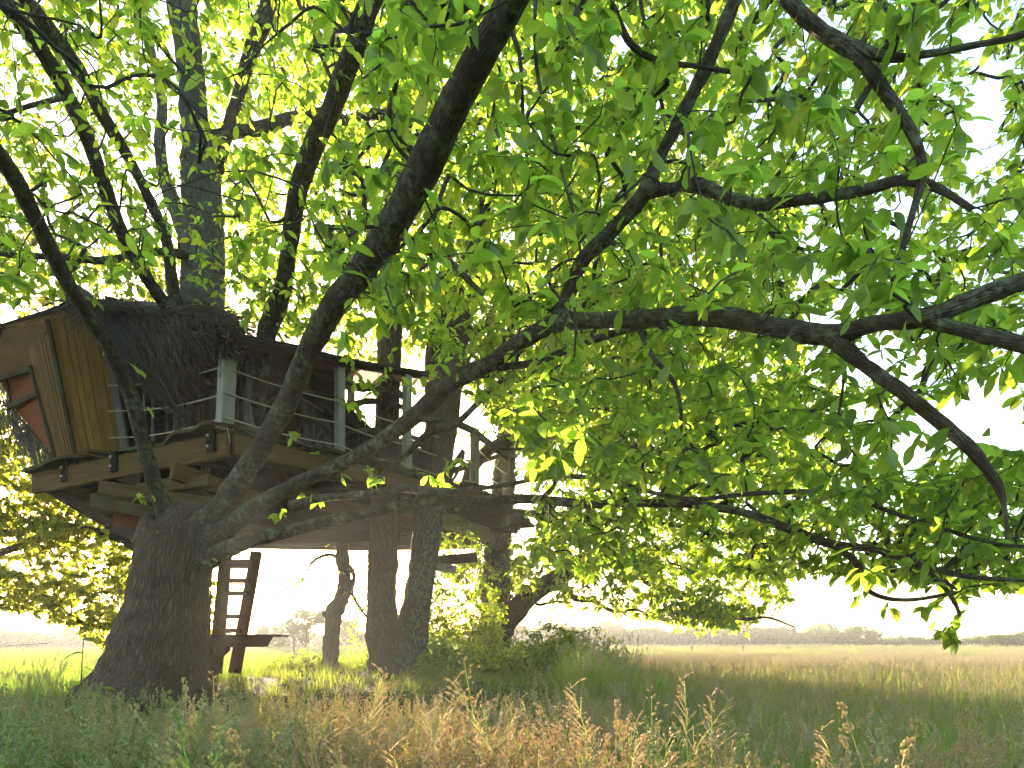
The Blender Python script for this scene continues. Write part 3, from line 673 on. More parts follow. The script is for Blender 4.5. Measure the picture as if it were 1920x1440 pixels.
def off_limbs(limbs, pos, keepp=.07, pad=13):
    nodes = np.vstack([l[0] for l in limbs]); rr = np.concatenate([l[1] for l in limbs])
    ok = (rr / nodes[:, 1] * F > 9) & (nodes[:, 1] > .5); nodes = nodes[ok]; rr = rr[ok]
    nx = nodes[:, 0] / nodes[:, 1] * F + 960; ny = HY - (nodes[:, 2] - H) / nodes[:, 1] * F; w = rr / nodes[:, 1] * F
    x = pos[:, 0] / pos[:, 1] * F + 960; y = HY - (pos[:, 2] - H) / pos[:, 1] * F
    bad = np.zeros(len(pos), bool)
    for i in range(0, len(pos), 2000):
        d = np.hypot(x[i:i + 2000, None] - nx, y[i:i + 2000, None] - ny) - w - pad
        bad[i:i + 2000] = ((d < 0) & (pos[i:i + 2000, 1, None] < nodes[:, 1] + .1)).any(1)
    return ~bad | (RNG.random(len(pos)) < keepp)
# near chestnut
reg1 = [(1200, 1800, 120, 600, 3.1, 4.3, 70), (650, 1900, -60, 500, 3.3, 4.6, 110), (600, 2300, -420, 640, 3.6, 7.0, 1700), (950, 2300, 560, 900, 3.8, 7.4, 950), (1000, 2250, 850, 1105, 6.0, 10.5, 2400),
        (1560, 2200, 860, 1120, 4.6, 6.8, 360), (-400, 700, -420, 560, 4.4, 8.0, 900), (620, 2100, -420, 560, 6.5, 10.5, 4200), (800, 1500, 560, 860, 6.0, 9.5, 900)]
q, p = cloud(reg1)
k = not_house(q) & ~((q[:, 0] > 1000) & (q[:, 0] < 1700) & (q[:, 1] > 1080)) & ~((q[:, 0] > 1500) & (q[:, 1] > 1112))
q, p = q[k], p[k]
extra = np.array([P(*v) for v in [(1780, 1190, 5.6), (1790, 1205, 5.6), (1765, 1185, 5.6), (1735, 1140, 5.8), (1670, 1140, 6.0), (1610, 1120, 6.2), (1800, 1150, 5.6),
    (655, 700, 8.6), (680, 715, 8.6), (700, 735, 8.6), (665, 760, 8.6), (690, 790, 8.6), (720, 700, 8.6), (640, 650, 8.6), (735, 660, 8.6),
    (640, 890, 8.2), (690, 880, 8.2), (600, 940, 8.4), (560, 920, 8.4), (520, 965, 8.4), (490, 955, 8.4), (470, 910, 8.8), (455, 895, 8.8), (700, 905, 8.1),
    (285, 945, 9.1), (300, 960, 9.1), (330, 975, 9.1), (262, 935, 9.1), (400, 1045, 9.0), (415, 1060, 9.0), (800, 890, 7.8), (840, 870, 7.8), (820, 905, 7.8), (770, 720, 7.6), (850, 640, 7.0), (870, 860, 7.6),
    (245, 680, 8.2), (260, 690, 8.2), (275, 765, 8.4), (172, 560, 7.6), (545, 820, 8.4), (600, 850, 8.4), (960, 940, 7.5), (870, 935, 7.7)]])
p = np.vstack([p, extra])
dirs = attach(L1, p, t1, 'twigs', M['twig'])
pos, d, nrm, sz = spray_leaves(p, dirs, 8, .26, (.095, .16), (-.1, .8), .75)
k = off_limbs(L1 + L2, pos + d * (sz * .6)[:, None]); pos, d, nrm, sz = pos[k], d[k], nrm[k], sz[k]
sz = np.where(pos[:, 1] < 5.2, sz * 1.04, sz)
px = (pos[:, 0] / pos[:, 1]) * F + 960; py = HY - (pos[:, 2] - H) / pos[:, 1] * F
vis = (px > -10) & (px < 1930) & (py > -10) & (py < 1300)
score = np.where(vis, sz / pos[:, 1] * (1 + .8 * RNG.random(len(sz))), 0)
top = np.argsort(-score)[:300]; rest = np.ones(len(pos), bool); rest[top] = False
leaf_objects(pos[top], d[top], nrm[top], sz[top], t1, M['leaf'])
near = rest & (pos[:, 1] < 5.6); far = rest & ~near
leaves_mesh('crown', pos[near], d[near], nrm[near], sz[near], T_HI, t1, M['leaf'])
leaves_mesh('far_side_crown', pos[far], d[far], nrm[far], sz[far], T_MID, t1, M['leaf_mid'])
print('t1 leaves', len(pos))

# second chestnut
q, p = cloud([(-500, 900, -420, 570, 7.0, 14.0, 4200), (250, 700, 480, 640, 8.5, 12.0, 160)])
k = not_house(q); p = p[k]
dirs = attach(L2, p, t2, 'twigs', M['twig'])
a = spray_leaves(p, dirs, 10, .32, (.11, .17), (-.1, .9), .8)
k = off_limbs(L1 + L2, a[0] + a[1] * (a[3] * .6)[:, None], .3); a = tuple(v[k] for v in a)
leaves_mesh('crown', *a, T_MID, t2, M['leaf_mid']); print('t2', len(a[0]))

# oak crown
q, p = cloud([(380, 1400, -420, 860, 13.5, 20, 8000), (900, 1500, 300, 820, 12, 17, 2200)])
p = p[~(in_poly(q[:, 0], q[:, 1], HOUSE) & (q[:, 2] < 19.6))]
dirs = attach(L3, p, t3, 'twigs', M['twig'], nseg=3)
a = spray_leaves(p, dirs, 15, .5, (.14, .21), (.1, 1.1), 1.0)
leaves_mesh('crown', *a, T_FOLD, t3, M['leaf_far']); print('t3', len(a[0]))

# slim tree leaves, low and small
q, p = cloud([(560, 700, 1050, 1110, 16.5, 18, 45), (655, 705, 1100, 1220, 16.5, 18, 60), (480, 560, 1060, 1130, 16.5, 18, 40)])
dirs = attach(L4, p, t4, 'twigs', M['twig'], nseg=3)
a = spray_leaves(p, dirs, 12, .4, (.06, .10), (.1, .8), .7)
leaves_mesh('crown', *a, T_LOW, t4, M['leaf_far'])

# ivy clad tree
q, p = cloud([(960, 1720, 700, 1010, 14, 20, 2600), (960, 1560, 1000, 1170, 14, 18.5, 900), (1150, 1600, 1060, 1200, 14, 17.5, 650), (1000, 1250, 1020, 1120, 15, 18, 300), (1180, 1570, 1130, 1210, 14, 16.5, 420), (830, 1010, 1040, 1130, 18, 20, 330), (1640, 1900, 880, 1030, 14, 18, 60), (960, 1400, 500, 720, 15, 20, 700)])
k = ~(in_poly(q[:, 0], q[:, 1], HOUSE) & (q[:, 2] < 19)) & ~((q[:, 1] > 1125 + (q[:, 0] - 1000) * .16) & (q[:, 0] < 1500)) & ~((q[:, 0] > 1500) & (q[:, 1] > 1000)) & (q[:, 1] < 1130 + .15 * (q[:, 0] - 960)) & ~((q[:, 0] > 1690) & (q[:, 1] < 880))
k &= ~((q[:, 0] > 1480) & (q[:, 1] < 800 + (q[:, 0] - 1480) * .2) & (RNG.random(len(q)) < .5))
k &= ~(q[:, 0] > 1500 + 160 * np.array([mnoise.noise(Vector((v[1] * .012, v[2] * .5, 3))) for v in q]) + np.clip((1000 - q[:, 1]) * .6, -120, 160))
k &= ~((q[:, 1] > 1080) & (q[:, 0] < 1220) & (RNG.random(len(q)) < .55))
p = p[k]
dirs = attach(L5, p, t5, 'twigs', M['twig'], nseg=3)
a = spray_leaves(p, dirs, 14, .5, (.13, .20), (.1, 1.0), .9)
leaves_mesh('crown', *a, T_FOLD, t5, M['leaf_far']); print('t5', len(a[0]))

# left tree
q, p = cloud([(-500, 400, 440, 1215, 18, 25, 5200), (-250, 400, 700, 1215, 18, 23, 4200), (-500, 100, -300, 450, 19, 24, 1500)])
k = ~in_poly(q[:, 0], q[:, 1], [(-60, 1140), (60, 1150), (140, 1185), (190, 1215), (400, 1215), (400, 1240), (-600, 1240), (-600, 1150)])
p = p[k]
dirs = attach(L6, p, t6, 'twigs', M['twig'], nseg=3)
a = spray_leaves(p, dirs, 14, .5, (.15, .24), (.1, 1.1), 1.0)
leaves_mesh('crown', *a, T_LOW, t6, M['leaf_left']); print('t6', len(a[0]))

# ------------------------------------------------------------------ treehouse
ZF = 4.75
th = empty('treehouse', (-4.4, 13.5, 4.3), 'weathered wooden treehouse on a wide platform among the trunks, with rope railings', 'treehouse')
TH = th

def box_mesh(L, w, h, bev=.006, name='beam', taper=0):
    bm = bmesh.new(); bmesh.ops.create_cube(bm, size=1)
    bmesh.ops.scale(bm, vec=(L, w, h), verts=bm.verts)
    if bev: bmesh.ops.bevel(bm, geom=bm.edges[:], offset=min(bev, w * .3, h * .3), segments=1, affect='EDGES')
    me = bpy.data.meshes.new(name); bm.to_mesh(me); bm.free(); return me

def put(o, p0, p1, up=(0, 0, 1), parent=None):
    p0 = Vector(p0); p1 = Vector(p1); x = (p1 - p0).normalized(); z = Vector(up)
    y = z.cross(x).normalized(); z = x.cross(y)
    R = Matrix((x, y, z)).transposed().to_4x4()
    o.matrix_basis = Matrix.Translation((p0 + p1) / 2) @ R

def beam(name, p0, p1, w, h, mat, parent=TH, up=(0, 0, 1), bev=.008, label=None):
    L = (Vector(p1) - Vector(p0)).length
    o = link(name, box_mesh(L, w, h, bev, name), parent, mat); put(o, p0, p1, up)
    if label: o['label'] = label
    return o

def child_of(o, par):   # third level: keep world placement
    w = o.matrix_basis.copy()
    o.parent = par
    pw = (Matrix.Translation(Vector(par.parent.location)) @ par.matrix_parent_inverse @ par.matrix_basis) if par.parent else par.matrix_basis
    o.matrix_parent_inverse = pw.inverted(); o.matrix_basis = w

def slab(name, quad, thick, mat, parent=TH, kind=None):
    """flat polygon given by world points, with real thickness behind it"""
    q = [Vector(v) for v in quad]; n = (q[1] - q[0]).cross(q[2] - q[0]).normalized()
    c = sum(q, Vector()) / len(q)
    x = (q[1] - q[0]).normalized(); y = n.cross(x)
    R = Matrix((x, y, n)).transposed()
    loc = [R.transposed() @ (v - c) for v in q]; k = len(q)
    V = [(*v.xy, v.z) for v in loc] + [(*v.xy, v.z + thick) for v in loc]
    me = bpy.data.meshes.new(name)
    fs = [list(range(k))[::-1], list(range(k, 2 * k))] + [[i, (i + 1) % k, k + (i + 1) % k, k + i] for i in range(k)]
    me.from_pydata(V, [], fs); me.update()
    o = link(name, me, parent, mat, kind); o.matrix_basis = Matrix.Translation(c) @ R.to_4x4()
    return o

def plank_wall(name, a0, a1, b0, b1, n, thick, mat, parent=TH, gap=.012, jit=.0, out=None, ends=.02):
    """vertical planks between bottom line a0-a1 and top line b0-b1"""
    a0, a1, b0, b1 = map(np.array, (a0, a1, b0, b1)); res = []
    cuts = np.linspace(0, 1, n + 1); cuts[1:-1] += RNG.uniform(-.18, .18, n - 1) / n
    for i in range(n):
        f = gap / max(np.linalg.norm(a1 - a0), .1)
        s0, s1 = cuts[i] + f * .5, cuts[i + 1] - f * .5
        q = [a0 + (a1 - a0) * s0, b0 + (b1 - b0) * s0, b0 + (b1 - b0) * s1, a0 + (a1 - a0) * s1]
        nrm = np.cross(q[1] - q[0], q[3] - q[0]); nrm /= np.linalg.norm(nrm)
        off = nrm * RNG.uniform(-jit, jit); e = (q[1] - q[0]) / np.linalg.norm(q[1] - q[0]) * RNG.uniform(-ends, ends)
        res.append(slab(name, [v + off + (e if k in (0, 3) else 0) for k, v in enumerate(q)], thick, mat, parent))
    return res

A = np.array((-4.32, 10.4)); L1p = np.array((-9.0, 12.95)); L2p = np.array((-10.3, 17.3)); L3p = np.array((-8.7, 20.6))
Hp = np.array((-4.6, 21.2)); Gp = np.array((-.9, 20.7)); Fp = np.array((.50, 18.9)); Ep = np.array((.12, 17.3)); Dp = np.array((-.62, 14.7))
POLY = [A, L1p, L2p, L3p, Hp, Gp, Fp, Ep, Dp]
uu = (L1p - A) / np.linalg.norm(L1p - A); vv = np.array((-uu[1], uu[0])); vv = vv if vv[1] > 0 else -vv

# deck boards, each clipped to the platform outline
def clip_interval(off):
    p = A + vv * off; ts = []
    for i in range(len(POLY)):
        a = POLY[i]; b = POLY[(i + 1) % len(POLY)]
        Mx = np.array([[uu[0], -(b - a)[0]], [uu[1], -(b - a)[1]]])
        if abs(np.linalg.det(Mx)) < 1e-6: continue
        t, s = np.linalg.solve(Mx, a - p)
        if -1e-6 <= s <= 1 + 1e-6: ts.append(t)
    return (min(ts), max(ts)) if len(ts) > 1 else None
bw = .235; off = .0; k = 0
maxoff = max(np.dot(p - A, vv) for p in POLY)
def wavy(t, s): return .05 * math.sin(t * 2.1 + s) + .035 * math.sin(t * 4.7 + s * 2)
while off < maxoff - .1:
    iv = clip_interval(off + bw * .5)
    if iv and iv[1] - iv[0] > .3:
        t0, t1_ = iv[0] - RNG.uniform(-.02, .14), iv[1] + RNG.uniform(-.02, .14)
        p0 = A + vv * (off + bw / 2) + uu * t0; p1 = A + vv * (off + bw / 2) + uu * t1_
        z = ZF - .025 + RNG.uniform(-.006, .006)
        # a trunk stands in the way of no board edge we can see, so boards run through
        beam('deck_board', (*p0, z), (*p1, z), bw - .018, .05, M['wood_deck'], bev=0)
    off += bw; k += 1

# joists and main beams under the boards
def deck_line(t):  # along vv direction, t = offset along uu
    p = A + uu * t; ts = []
    for i in range(len(POLY)):
        a = POLY[i]; b = POLY[(i + 1) % len(POLY)]
        Mx = np.array([[vv[0], -(b - a)[0]], [vv[1], -(b - a)[1]]])
        if abs(np.linalg.det(Mx)) < 1e-6: continue
        q, s = np.linalg.solve(Mx, a - p)
        if -1e-6 <= s <= 1 + 1e-6: ts.append(q)
    return (min(ts), max(ts)) if len(ts) > 1 else None
for t in np.arange(-3.6, 5.0, .95):
    iv = deck_line(t)
    if iv and iv[1] - iv[0] > .8:
        p0 = A + uu * t + vv * (iv[0] + .15); p1 = A + uu * t + vv * (iv[1] - .25)
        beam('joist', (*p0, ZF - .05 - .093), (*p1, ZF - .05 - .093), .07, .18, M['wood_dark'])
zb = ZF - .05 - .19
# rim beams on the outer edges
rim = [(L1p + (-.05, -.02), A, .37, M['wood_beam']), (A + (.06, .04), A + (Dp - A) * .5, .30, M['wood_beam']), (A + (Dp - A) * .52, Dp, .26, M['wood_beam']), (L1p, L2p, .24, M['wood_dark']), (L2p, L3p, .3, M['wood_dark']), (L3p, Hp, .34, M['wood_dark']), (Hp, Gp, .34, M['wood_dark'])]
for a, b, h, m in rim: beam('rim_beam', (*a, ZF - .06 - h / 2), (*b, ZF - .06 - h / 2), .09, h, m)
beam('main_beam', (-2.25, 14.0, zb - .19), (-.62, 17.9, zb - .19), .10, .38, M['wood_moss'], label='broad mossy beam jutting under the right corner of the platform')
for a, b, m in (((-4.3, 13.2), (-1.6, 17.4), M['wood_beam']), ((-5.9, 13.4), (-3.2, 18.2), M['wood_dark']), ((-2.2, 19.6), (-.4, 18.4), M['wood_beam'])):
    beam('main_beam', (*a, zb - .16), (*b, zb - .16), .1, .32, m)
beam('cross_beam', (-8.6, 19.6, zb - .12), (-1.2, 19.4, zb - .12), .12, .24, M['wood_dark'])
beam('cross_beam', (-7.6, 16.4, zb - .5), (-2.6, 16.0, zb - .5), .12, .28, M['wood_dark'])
beam('cross_beam', P(815, 1052, 14.6), P(892, 1045, 15.4), .1, .22, M['wood_dark'])
beam('bolted_beam', P(812, 1062, 14.3), P(855, 1068, 14.3), .1, .17, M['wood_post'])
b_ = beam('bolt', P(838, 1065, 14.2), P(852, 1063, 13.9), .05, .05, M['metal'])
# braces clasping the near trunk
for p0, p1, w, h, m in ((P(190, 913, 11.4), P(405, 948, 10.2), .12, .21, 'wood_beam'), (P(176, 940, 11.6), P(300, 965, 10.9), .12, .2, 'wood_deck'),
                        (P(175, 935, 12.6), P(330, 905, 10.9), .12, .18, 'wood_deck'),
                        (P(322, 882, 10.4), P(480, 938, 11.6), .12, .27, 'wood_beam'), (P(262, 918, 11.3), P(398, 902, 10.3), .14, .17, 'wood_beam'),
                        (P(212, 885, 11.9), P(270, 905, 11.4), .14, .2, 'wood_dark'), (P(215, 975, 15.5), P(300, 985, 14.5), .1, .25, 'wood_orange'),
                        (P(420, 960, 11.0), P(560, 985, 12.2), .12, .22, 'wood_dark'), (P(208, 998, 16.2), P(330, 1012, 15.4), .1, .35, 'wood_dark'),
                        (P(232, 1015, 15.0), P(275, 1042, 12.4), .1, .1, 'wood_dark')):
    beam('brace', p0, p1, w, h, M[m])

# live edge boards along the rim
def live_edge(a, b, z, wid, seed, mat, n=26):
    a = np.array(a); b = np.array(b); d = (b - a); L = np.linalg.norm(d); d /= L; nrm = np.array((d[1], -d[0]))
    if np.dot(nrm, np.array((-4.4, 15)) - a) > 0: nrm = -nrm
    V = []; 
    for i in range(n):
        t = i / (n - 1) * L
        o = wid + .06 * math.sin(t * 3.1 + seed) + .04 * math.sin(t * 6.7 + seed * 2)
        if i in (0, n - 1): o *= .6
        zz = z + .045 * math.sin(t * 2.6 + seed * 1.7) + .02 * math.sin(t * 7 + seed)
        for q, dz in ((-.15, 0), (o, -.01)):
            p = a + d * t + nrm * q
            V += [(p[0], p[1], zz + dz + .028), (p[0], p[1], zz + dz - .028)]
    Fq = []
    for i in range(n - 1):
        k = i * 4; l = k + 4
        Fq += [(k, l, l + 2, k + 2), (k + 1, k + 3, l + 3, l + 1), (k + 2, l + 2, l + 3, k + 3), (k, k + 1, l + 1, l)]
    Fq += [(0, 2, 3, 1), ((n - 1) * 4, (n - 1) * 4 + 1, (n - 1) * 4 + 3, (n - 1) * 4 + 2)]
    V = np.array(V); c = V.mean(0)
    me = mesh_np('edge_board', V - c, Fq, smooth=False)
    o = link('edge_board', me, TH, mat); o.matrix_basis = Matrix.Translation(Vector(c)); return o
for i, (s0, s1) in enumerate(((0, .33), (.34, .66), (.67, 1.03))):
    live_edge(A + (L1p - A) * s0, A + (L1p - A) * s1, ZF + .05 - .02 * (i == 2), .12 + .1 * (i == 2), i * 2.1, M['wood_deck'])
for i, (s0, s1) in enumerate(((-.02, .27), (.28, .52), (.53, .76), (.77, 1.0))):
    live_edge(A + (Dp - A) * s0, A + (Dp - A) * s1, ZF + .05, .10, i * 1.7 + 5, M['wood_deck'])
live_edge(Dp, Ep, ZF + .04, .08, 3, M['wood_deck'], 14); live_edge(Ep, Fp, ZF + .04, .08, 4.4, M['wood_deck'], 14)

# steel brackets with bolts on the left rim beam
for s in (.055, .52, .80):
    p = A + (L1p - A) * s; outw = np.array((uu[1], -uu[0])); outw = outw if outw[1] < 0 else -outw
    q = p + outw * .075
    br = beam('bracket', (*(q - uu * .09), ZF - .16), (*(q + uu * .09), ZF - .16), .06, .34, M['wood_dark'])
    for dz in (.07, -.09):
        r_ = q + outw * .045
        bo = beam('bolt', (*r_, ZF - .16 + dz), (*(r_ + outw * .04), ZF - .16 + dz), .045, .045, M['metal'], bev=.01); child_of(bo, br)

# posts
POSTS = {}
def post(key, x, y, Y, w, ztop, zbot=ZF - .3, lean=0):
    X = (x - 960) / F * Y
    d = np.array((.70, .71))
    o = beam('post', (X, Y, zbot), (X + lean, Y, ztop), w, w * .8, M['wood_post'], up=(math.cos(rad(35)), math.sin(rad(35)) * -1, 0)); POSTS[key] = (X, Y)
post('A', 421, 805, 10.45, .215, 6.07, ZF + .02, .06)
post('B', 637, 855, 11.95, .155, 6.35)
post('C', 763, 890, 13.25, .16, 6.68)
post('D', 890, 918, 14.7, .17, 6.10)
post('E', 949, 960, 17.1, .17, 6.22)

# ropes
def rope(p0, p1, sag=.05, r=.013, name='rope', mat=None, parent=TH):
    p0 = np.array(p0, float); p1 = np.array(p1, float); t = np.linspace(0, 1, 9)[:, None]
    path = p0 * (1 - t) + p1 * t + np.array((0, 0, -1)) * sag * 4 * t * (1 - t)
    V, Fq, _ = tube(path, np.full(9, r), 5, 0, 0, 0, 0)
    return link(name, mesh_np(name, V, clean_tri(V, Fq)), parent, mat or M['rope'])
keys = ['A', 'B', 'C', 'D', 'E']
hts = (.16, .54, .92)
for a, b in zip(keys[:-1], keys[1:]):
    for h in hts:
        p, q = POSTS[a], POSTS[b]
        rope((p[0] + .05, p[1] - .12, ZF + h), (q[0] + .02, q[1] - .11, ZF + h + .02), .045)
for y0, y1 in ((726, 690), (774, 742), (824, 787)):
    rope(P(203, y0 - 3, 11.7), P(243, y0 - 4, 11.95), .0, .012)
    rope(P(243, y0 - 4, 11.95), P(408, y1, 10.45), .05)
rope(P(425, 800, 10.3), P(432, 830, 10.25), 0, .006)

# wire netting between the posts, thin wires in one mesh
def netting(p, q, z0, z1, nx, nz_, parent=TH):
    V = []; Fq = []; off = 0
    p = np.array(p); q = np.array(q)
    def seg(a, b, r=.0032):
        nonlocal off
        a = np.array(a); b = np.array(b); T = (b - a) / np.linalg.norm(b - a); n_ = np.cross(T, (.3, .4, .9)); n_ /= np.linalg.norm(n_); b_ = np.cross(T, n_)
        for c in (a, b):
            for k in range(3):
                an = k * 2.094; V.append(c + (n_ * math.cos(an) + b_ * math.sin(an)) * r)
        for k in range(3): Fq.append((off + k, off + (k + 1) % 3, off + 3 + (k + 1) % 3, off + 3 + k))
        off += 6
    for i in range(nx + 1):
        f = i / nx; c = p * (1 - f) + q * f; w = .03 * math.sin(i * 1.9)
        seg((c[0] + w, c[1], z0), (c[0] - w * .5, c[1], z1 + .04 * math.sin(i * 2.3)))
    for j in range(nz_ + 1):
        z = z0 + (z1 - z0) * j / nz_
        for i in range(nx):
            a = p * (1 - i / nx) + q * (i / nx); b = p * (1 - (i + 1) / nx) + q * ((i + 1) / nx)
            seg((*a, z + .03 * math.sin(i * 1.3 + j)), (*b, z + .03 * math.sin((i + 1) * 1.3 + j)))
    link('wire_netting', mesh_np('wire_netting', V, Fq), parent, M['wire'], 'stuff')
sh = np.array((-.12, .12))
pA, pB, pC, pD = [np.array(POSTS[k]) for k in 'ABCD']
netting(pA + sh * .5, pB + sh * .5, ZF + .05, ZF + .95, 20, 9); netting(pB + sh * .5, pC + sh * .5, ZF + .05, ZF + .9, 14, 8)
lw = P(250, 800, 11.9); netting(np.array((lw[0], lw[1])), pA + sh * .4, ZF + .05, ZF + .9, 16, 7)

# handrails of peeled branches
def pole(name, pts, r0, r1, mat, parent=TH, n=8, seed=0, rough=.15):
    c = catmull(np.array(pts, float), 6); r = np.linspace(r0, r1, len(c))
    V, Fq, B = tube(c, r, n, rough, 0, seed, .12)
    return link(name, mesh_np(name, V, clean_tri(V, Fq), attrs={'bark_co': ('FLOAT_VECTOR', 'POINT', B)}), parent, mat)
beam('handrail', P(884, 806, 14.6), P(952, 858, 17.0), .10, .13, M['wood_deck'])
beam('handrail', P(848, 792, 14.4), P(893, 812, 14.8), .08, .10, M['wood_deck'])
pole('handrail', [P(640, 722, 12.2), P(690, 728, 12.7), P(735, 730, 13.1), P(757, 745, 13.3)], .07, .06, M['bark_limb'], seed=201)
pole('handrail', [P(640, 765, 12.4), P(700, 752, 13), P(762, 765, 13.4)], .06, .05, M['bark_limb'], seed=202)
pole('handrail', [P(645, 815, 12.2), P(700, 805, 12.8), P(760, 812, 13.4)], .05, .04, M['bark_limb'], seed=203)
pole('handrail', [P(800, 900, 13.6), P(860, 880, 15), P(950, 850, 18)], .08, .06, M['bark_limb'], seed=204)
pole('stick', [P(842, 900, 14.3), P(852, 870, 14.4), P(868, 845, 14.5)], .05, .05, M['bark_oak'], seed=205)
pole('stick', [P(846, 905, 14.4), P(862, 878, 14.4), P(870, 850, 14.6)], .03, .03, M['wood_grey'], seed=206)

# --- left cabin: flared plank walls
C0 = P(147, 872, 12.35); C1 = P(92, 600, 12.35)          # corner post line between the two faces
D0 = P(236, 862, 12.0); D1 = P(188, 575, 11.9)
plank_wall('wall_plank', C0, D0, C1, D1, 7, .04, M['wood_wall'], jit=.006, gap=.014)
E0 = P(104, 870, 13.1); E1 = P(52, 655, 13.3)
plank_wall('wall_plank', E0, C0 + (-.01, .02, 0), E1, C1 + (-.01, .02, -.2), 8, .03, M['wood_wall'], jit=.014, gap=.022)
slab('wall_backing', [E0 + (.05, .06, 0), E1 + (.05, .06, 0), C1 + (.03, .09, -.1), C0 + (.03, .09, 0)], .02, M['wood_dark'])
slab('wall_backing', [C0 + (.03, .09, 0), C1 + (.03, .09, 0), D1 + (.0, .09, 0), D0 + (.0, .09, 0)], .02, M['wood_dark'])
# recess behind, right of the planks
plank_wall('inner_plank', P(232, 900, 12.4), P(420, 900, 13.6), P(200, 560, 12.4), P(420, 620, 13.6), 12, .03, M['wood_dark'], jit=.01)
slab('wall_backing', [P(228, 900, 12.6), P(196, 555, 12.6), P(424, 615, 13.8), P(424, 900, 13.8)][::-1], .03, M['wood_dark'])  # added dark sheet, stops bright sky showing through the plank gaps
# swept side: brown and orange wood panels between dark battens
fr = [(P(4, 612, 14.2), P(128, 572, 12.3), P(92, 602, 12.4), P(66, 612, 13.4)),]
S1 = slab('soffit_panel', [P(2, 614, 14.0), P(128, 574, 12.2), P(150, 590, 12.0), P(94, 606, 12.7)], .03, M['wood_wall'])
S2 = slab('soffit_panel', [P(-60, 640, 14.6), P(4, 616, 14.0), P(92, 606, 12.75), P(60, 690, 13.3), P(-2, 706, 14.4)], .03, M['wood_wall'])
S3 = slab('soffit_panel', [P(0, 712, 14.45), P(58, 694, 13.35), P(68, 738, 13.3), P(20, 757, 14.4)], .03, M['wood_orange'])
S4 = slab('soffit_panel', [P(26, 764, 14.4), P(69, 742, 13.3), P(98, 850, 13.1)], .03, M['wood_orange'])
for a, b, w in ((P(-20, 716, 14.4), P(60, 692, 13.25), .12), (P(16, 764, 14.3), P(70, 738, 13.2), .11), (P(56, 685, 13.15), P(105, 866, 13.0), .07),
                (P(0, 612, 13.95), P(20, 762, 14.3), .05), (P(18, 760, 14.3), P(100, 862, 13.1), .05), (P(-60, 640, 14.5), P(3, 612, 13.9), .06)):
    beam('batten', a, b, w * .8, w * .7, M['wood_deck'], up=(0, 1, .2))
beam('corner_post', C0 + (-.02, -.02, 0), C1 + (-.02, -.02, 0), .07, .06, M['wood_deck'], up=(0, 1, 0))
beam('corner_post', D0 + (.04, -.02, 0), D1 + (.04, -.02, 0), .13, .08, M['wood_grey'], up=(0, 1, 0))

# --- roofs
RT = M['felt']
apex = P(385, 575, 13.2)
roof_q = [([P(-90, 652, 14.9), P(2, 607, 13.9), P(125, 568, 11.95), apex], 'felt'), ([P(125, 568, 11.95), P(300, 600, 11.0), apex], 'felt'),
          ([P(300, 600, 11.0), P(436, 640, 10.2), P(430, 600, 12.5), apex], 'felt')]
for q_, m_ in roof_q: slab('roof', q_, .06, M[m_])
# porch roof: eave edge, planked soffit under felt
ea = [P(428, 640, 10.15), P(560, 664, 11.1), P(645, 686, 11.9), P(730, 700, 12.9), P(806, 711, 13.7)]
ib = [P(430, 668, 12.4), P(560, 694, 12.9), P(645, 716, 13.6), P(730, 722, 14.4), P(800, 720, 15.2)]
for i in range(4):
    plank_wall('soffit_plank', ea[i], ea[i + 1], ib[i], ib[i + 1], 4, .025, M['wood_red'], gap=.01)
    up_ = np.array((0, .0, .06))
    slab('roof', [ea[i] + up_ + (.05, -.08, 0), ea[i + 1] + up_ + (.05, -.08, 0), ib[i + 1] + up_, ib[i] + up_], .05, M['felt'])
    beam('fascia', ea[i] + (0, -.03, .03), ea[i + 1] + (0, -.03, .03), .03, .10, M['wood_dark'])
beam('roof_purlin', P(480, 672, 11.2), P(660, 712, 12.6), .09, .1, M['wood_deck'])
beam('roof_rafter', P(500, 664, 11.0), P(470, 690, 12.6), .07, .09, M['wood_dark']); beam('roof_rafter', P(655, 690, 12.0), P(640, 712, 13.6), .07, .09, M['wood_dark'])

# --- porch wall behind the railing
plank_wall('wall_plank', P(462, 905, 12.3), P(640, 915, 13.7), P(466, 670, 12.3), P(640, 712, 13.7), 11, .03, M['wood_red'], jit=.012, gap=.014)
slab('wall_backing', [P(420, 905, 12.6), P(424, 640, 12.6), P(646, 705, 13.95), P(646, 915, 13.95)][::-1], .03, M['wood_dark'])  # added behind the porch planks to block slivers of sky light
plank_wall('grey_board', P(572, 880, 13.0), P(636, 900, 13.4), P(565, 748, 13.0), P(618, 790, 13.4), 4, .03, M['wood_grey'], jit=.01)
pole('forked_post', [P(476, 840, 11.4), P(470, 800, 11.4), P(462, 760, 11.4), P(466, 720, 11.4), P(468, 680, 11.4)], .085, .07, M['post_grey'], seed=210)
pole('forked_post', [P(468, 705, 11.4), P(480, 685, 11.5), P(502, 668, 11.7)], .055, .045, M['post_grey'], seed=211)
pole('forked_post', [P(467, 700, 11.4), P(456, 682, 11.5), P(448, 662, 11.6)], .05, .04, M['post_grey'], seed=212)
pole('diagonal_brace', [P(494, 757, 11.9), P(515, 742, 11.9), P(545, 722, 11.9)], .05, .045, M['wood_red'], seed=213)
pole('curved_slat', [P(562, 744, 12.6), P(580, 755, 12.6), P(594, 764, 12.7), P(606, 771, 12.7)], .02, .02, M['wood_post'], seed=214)
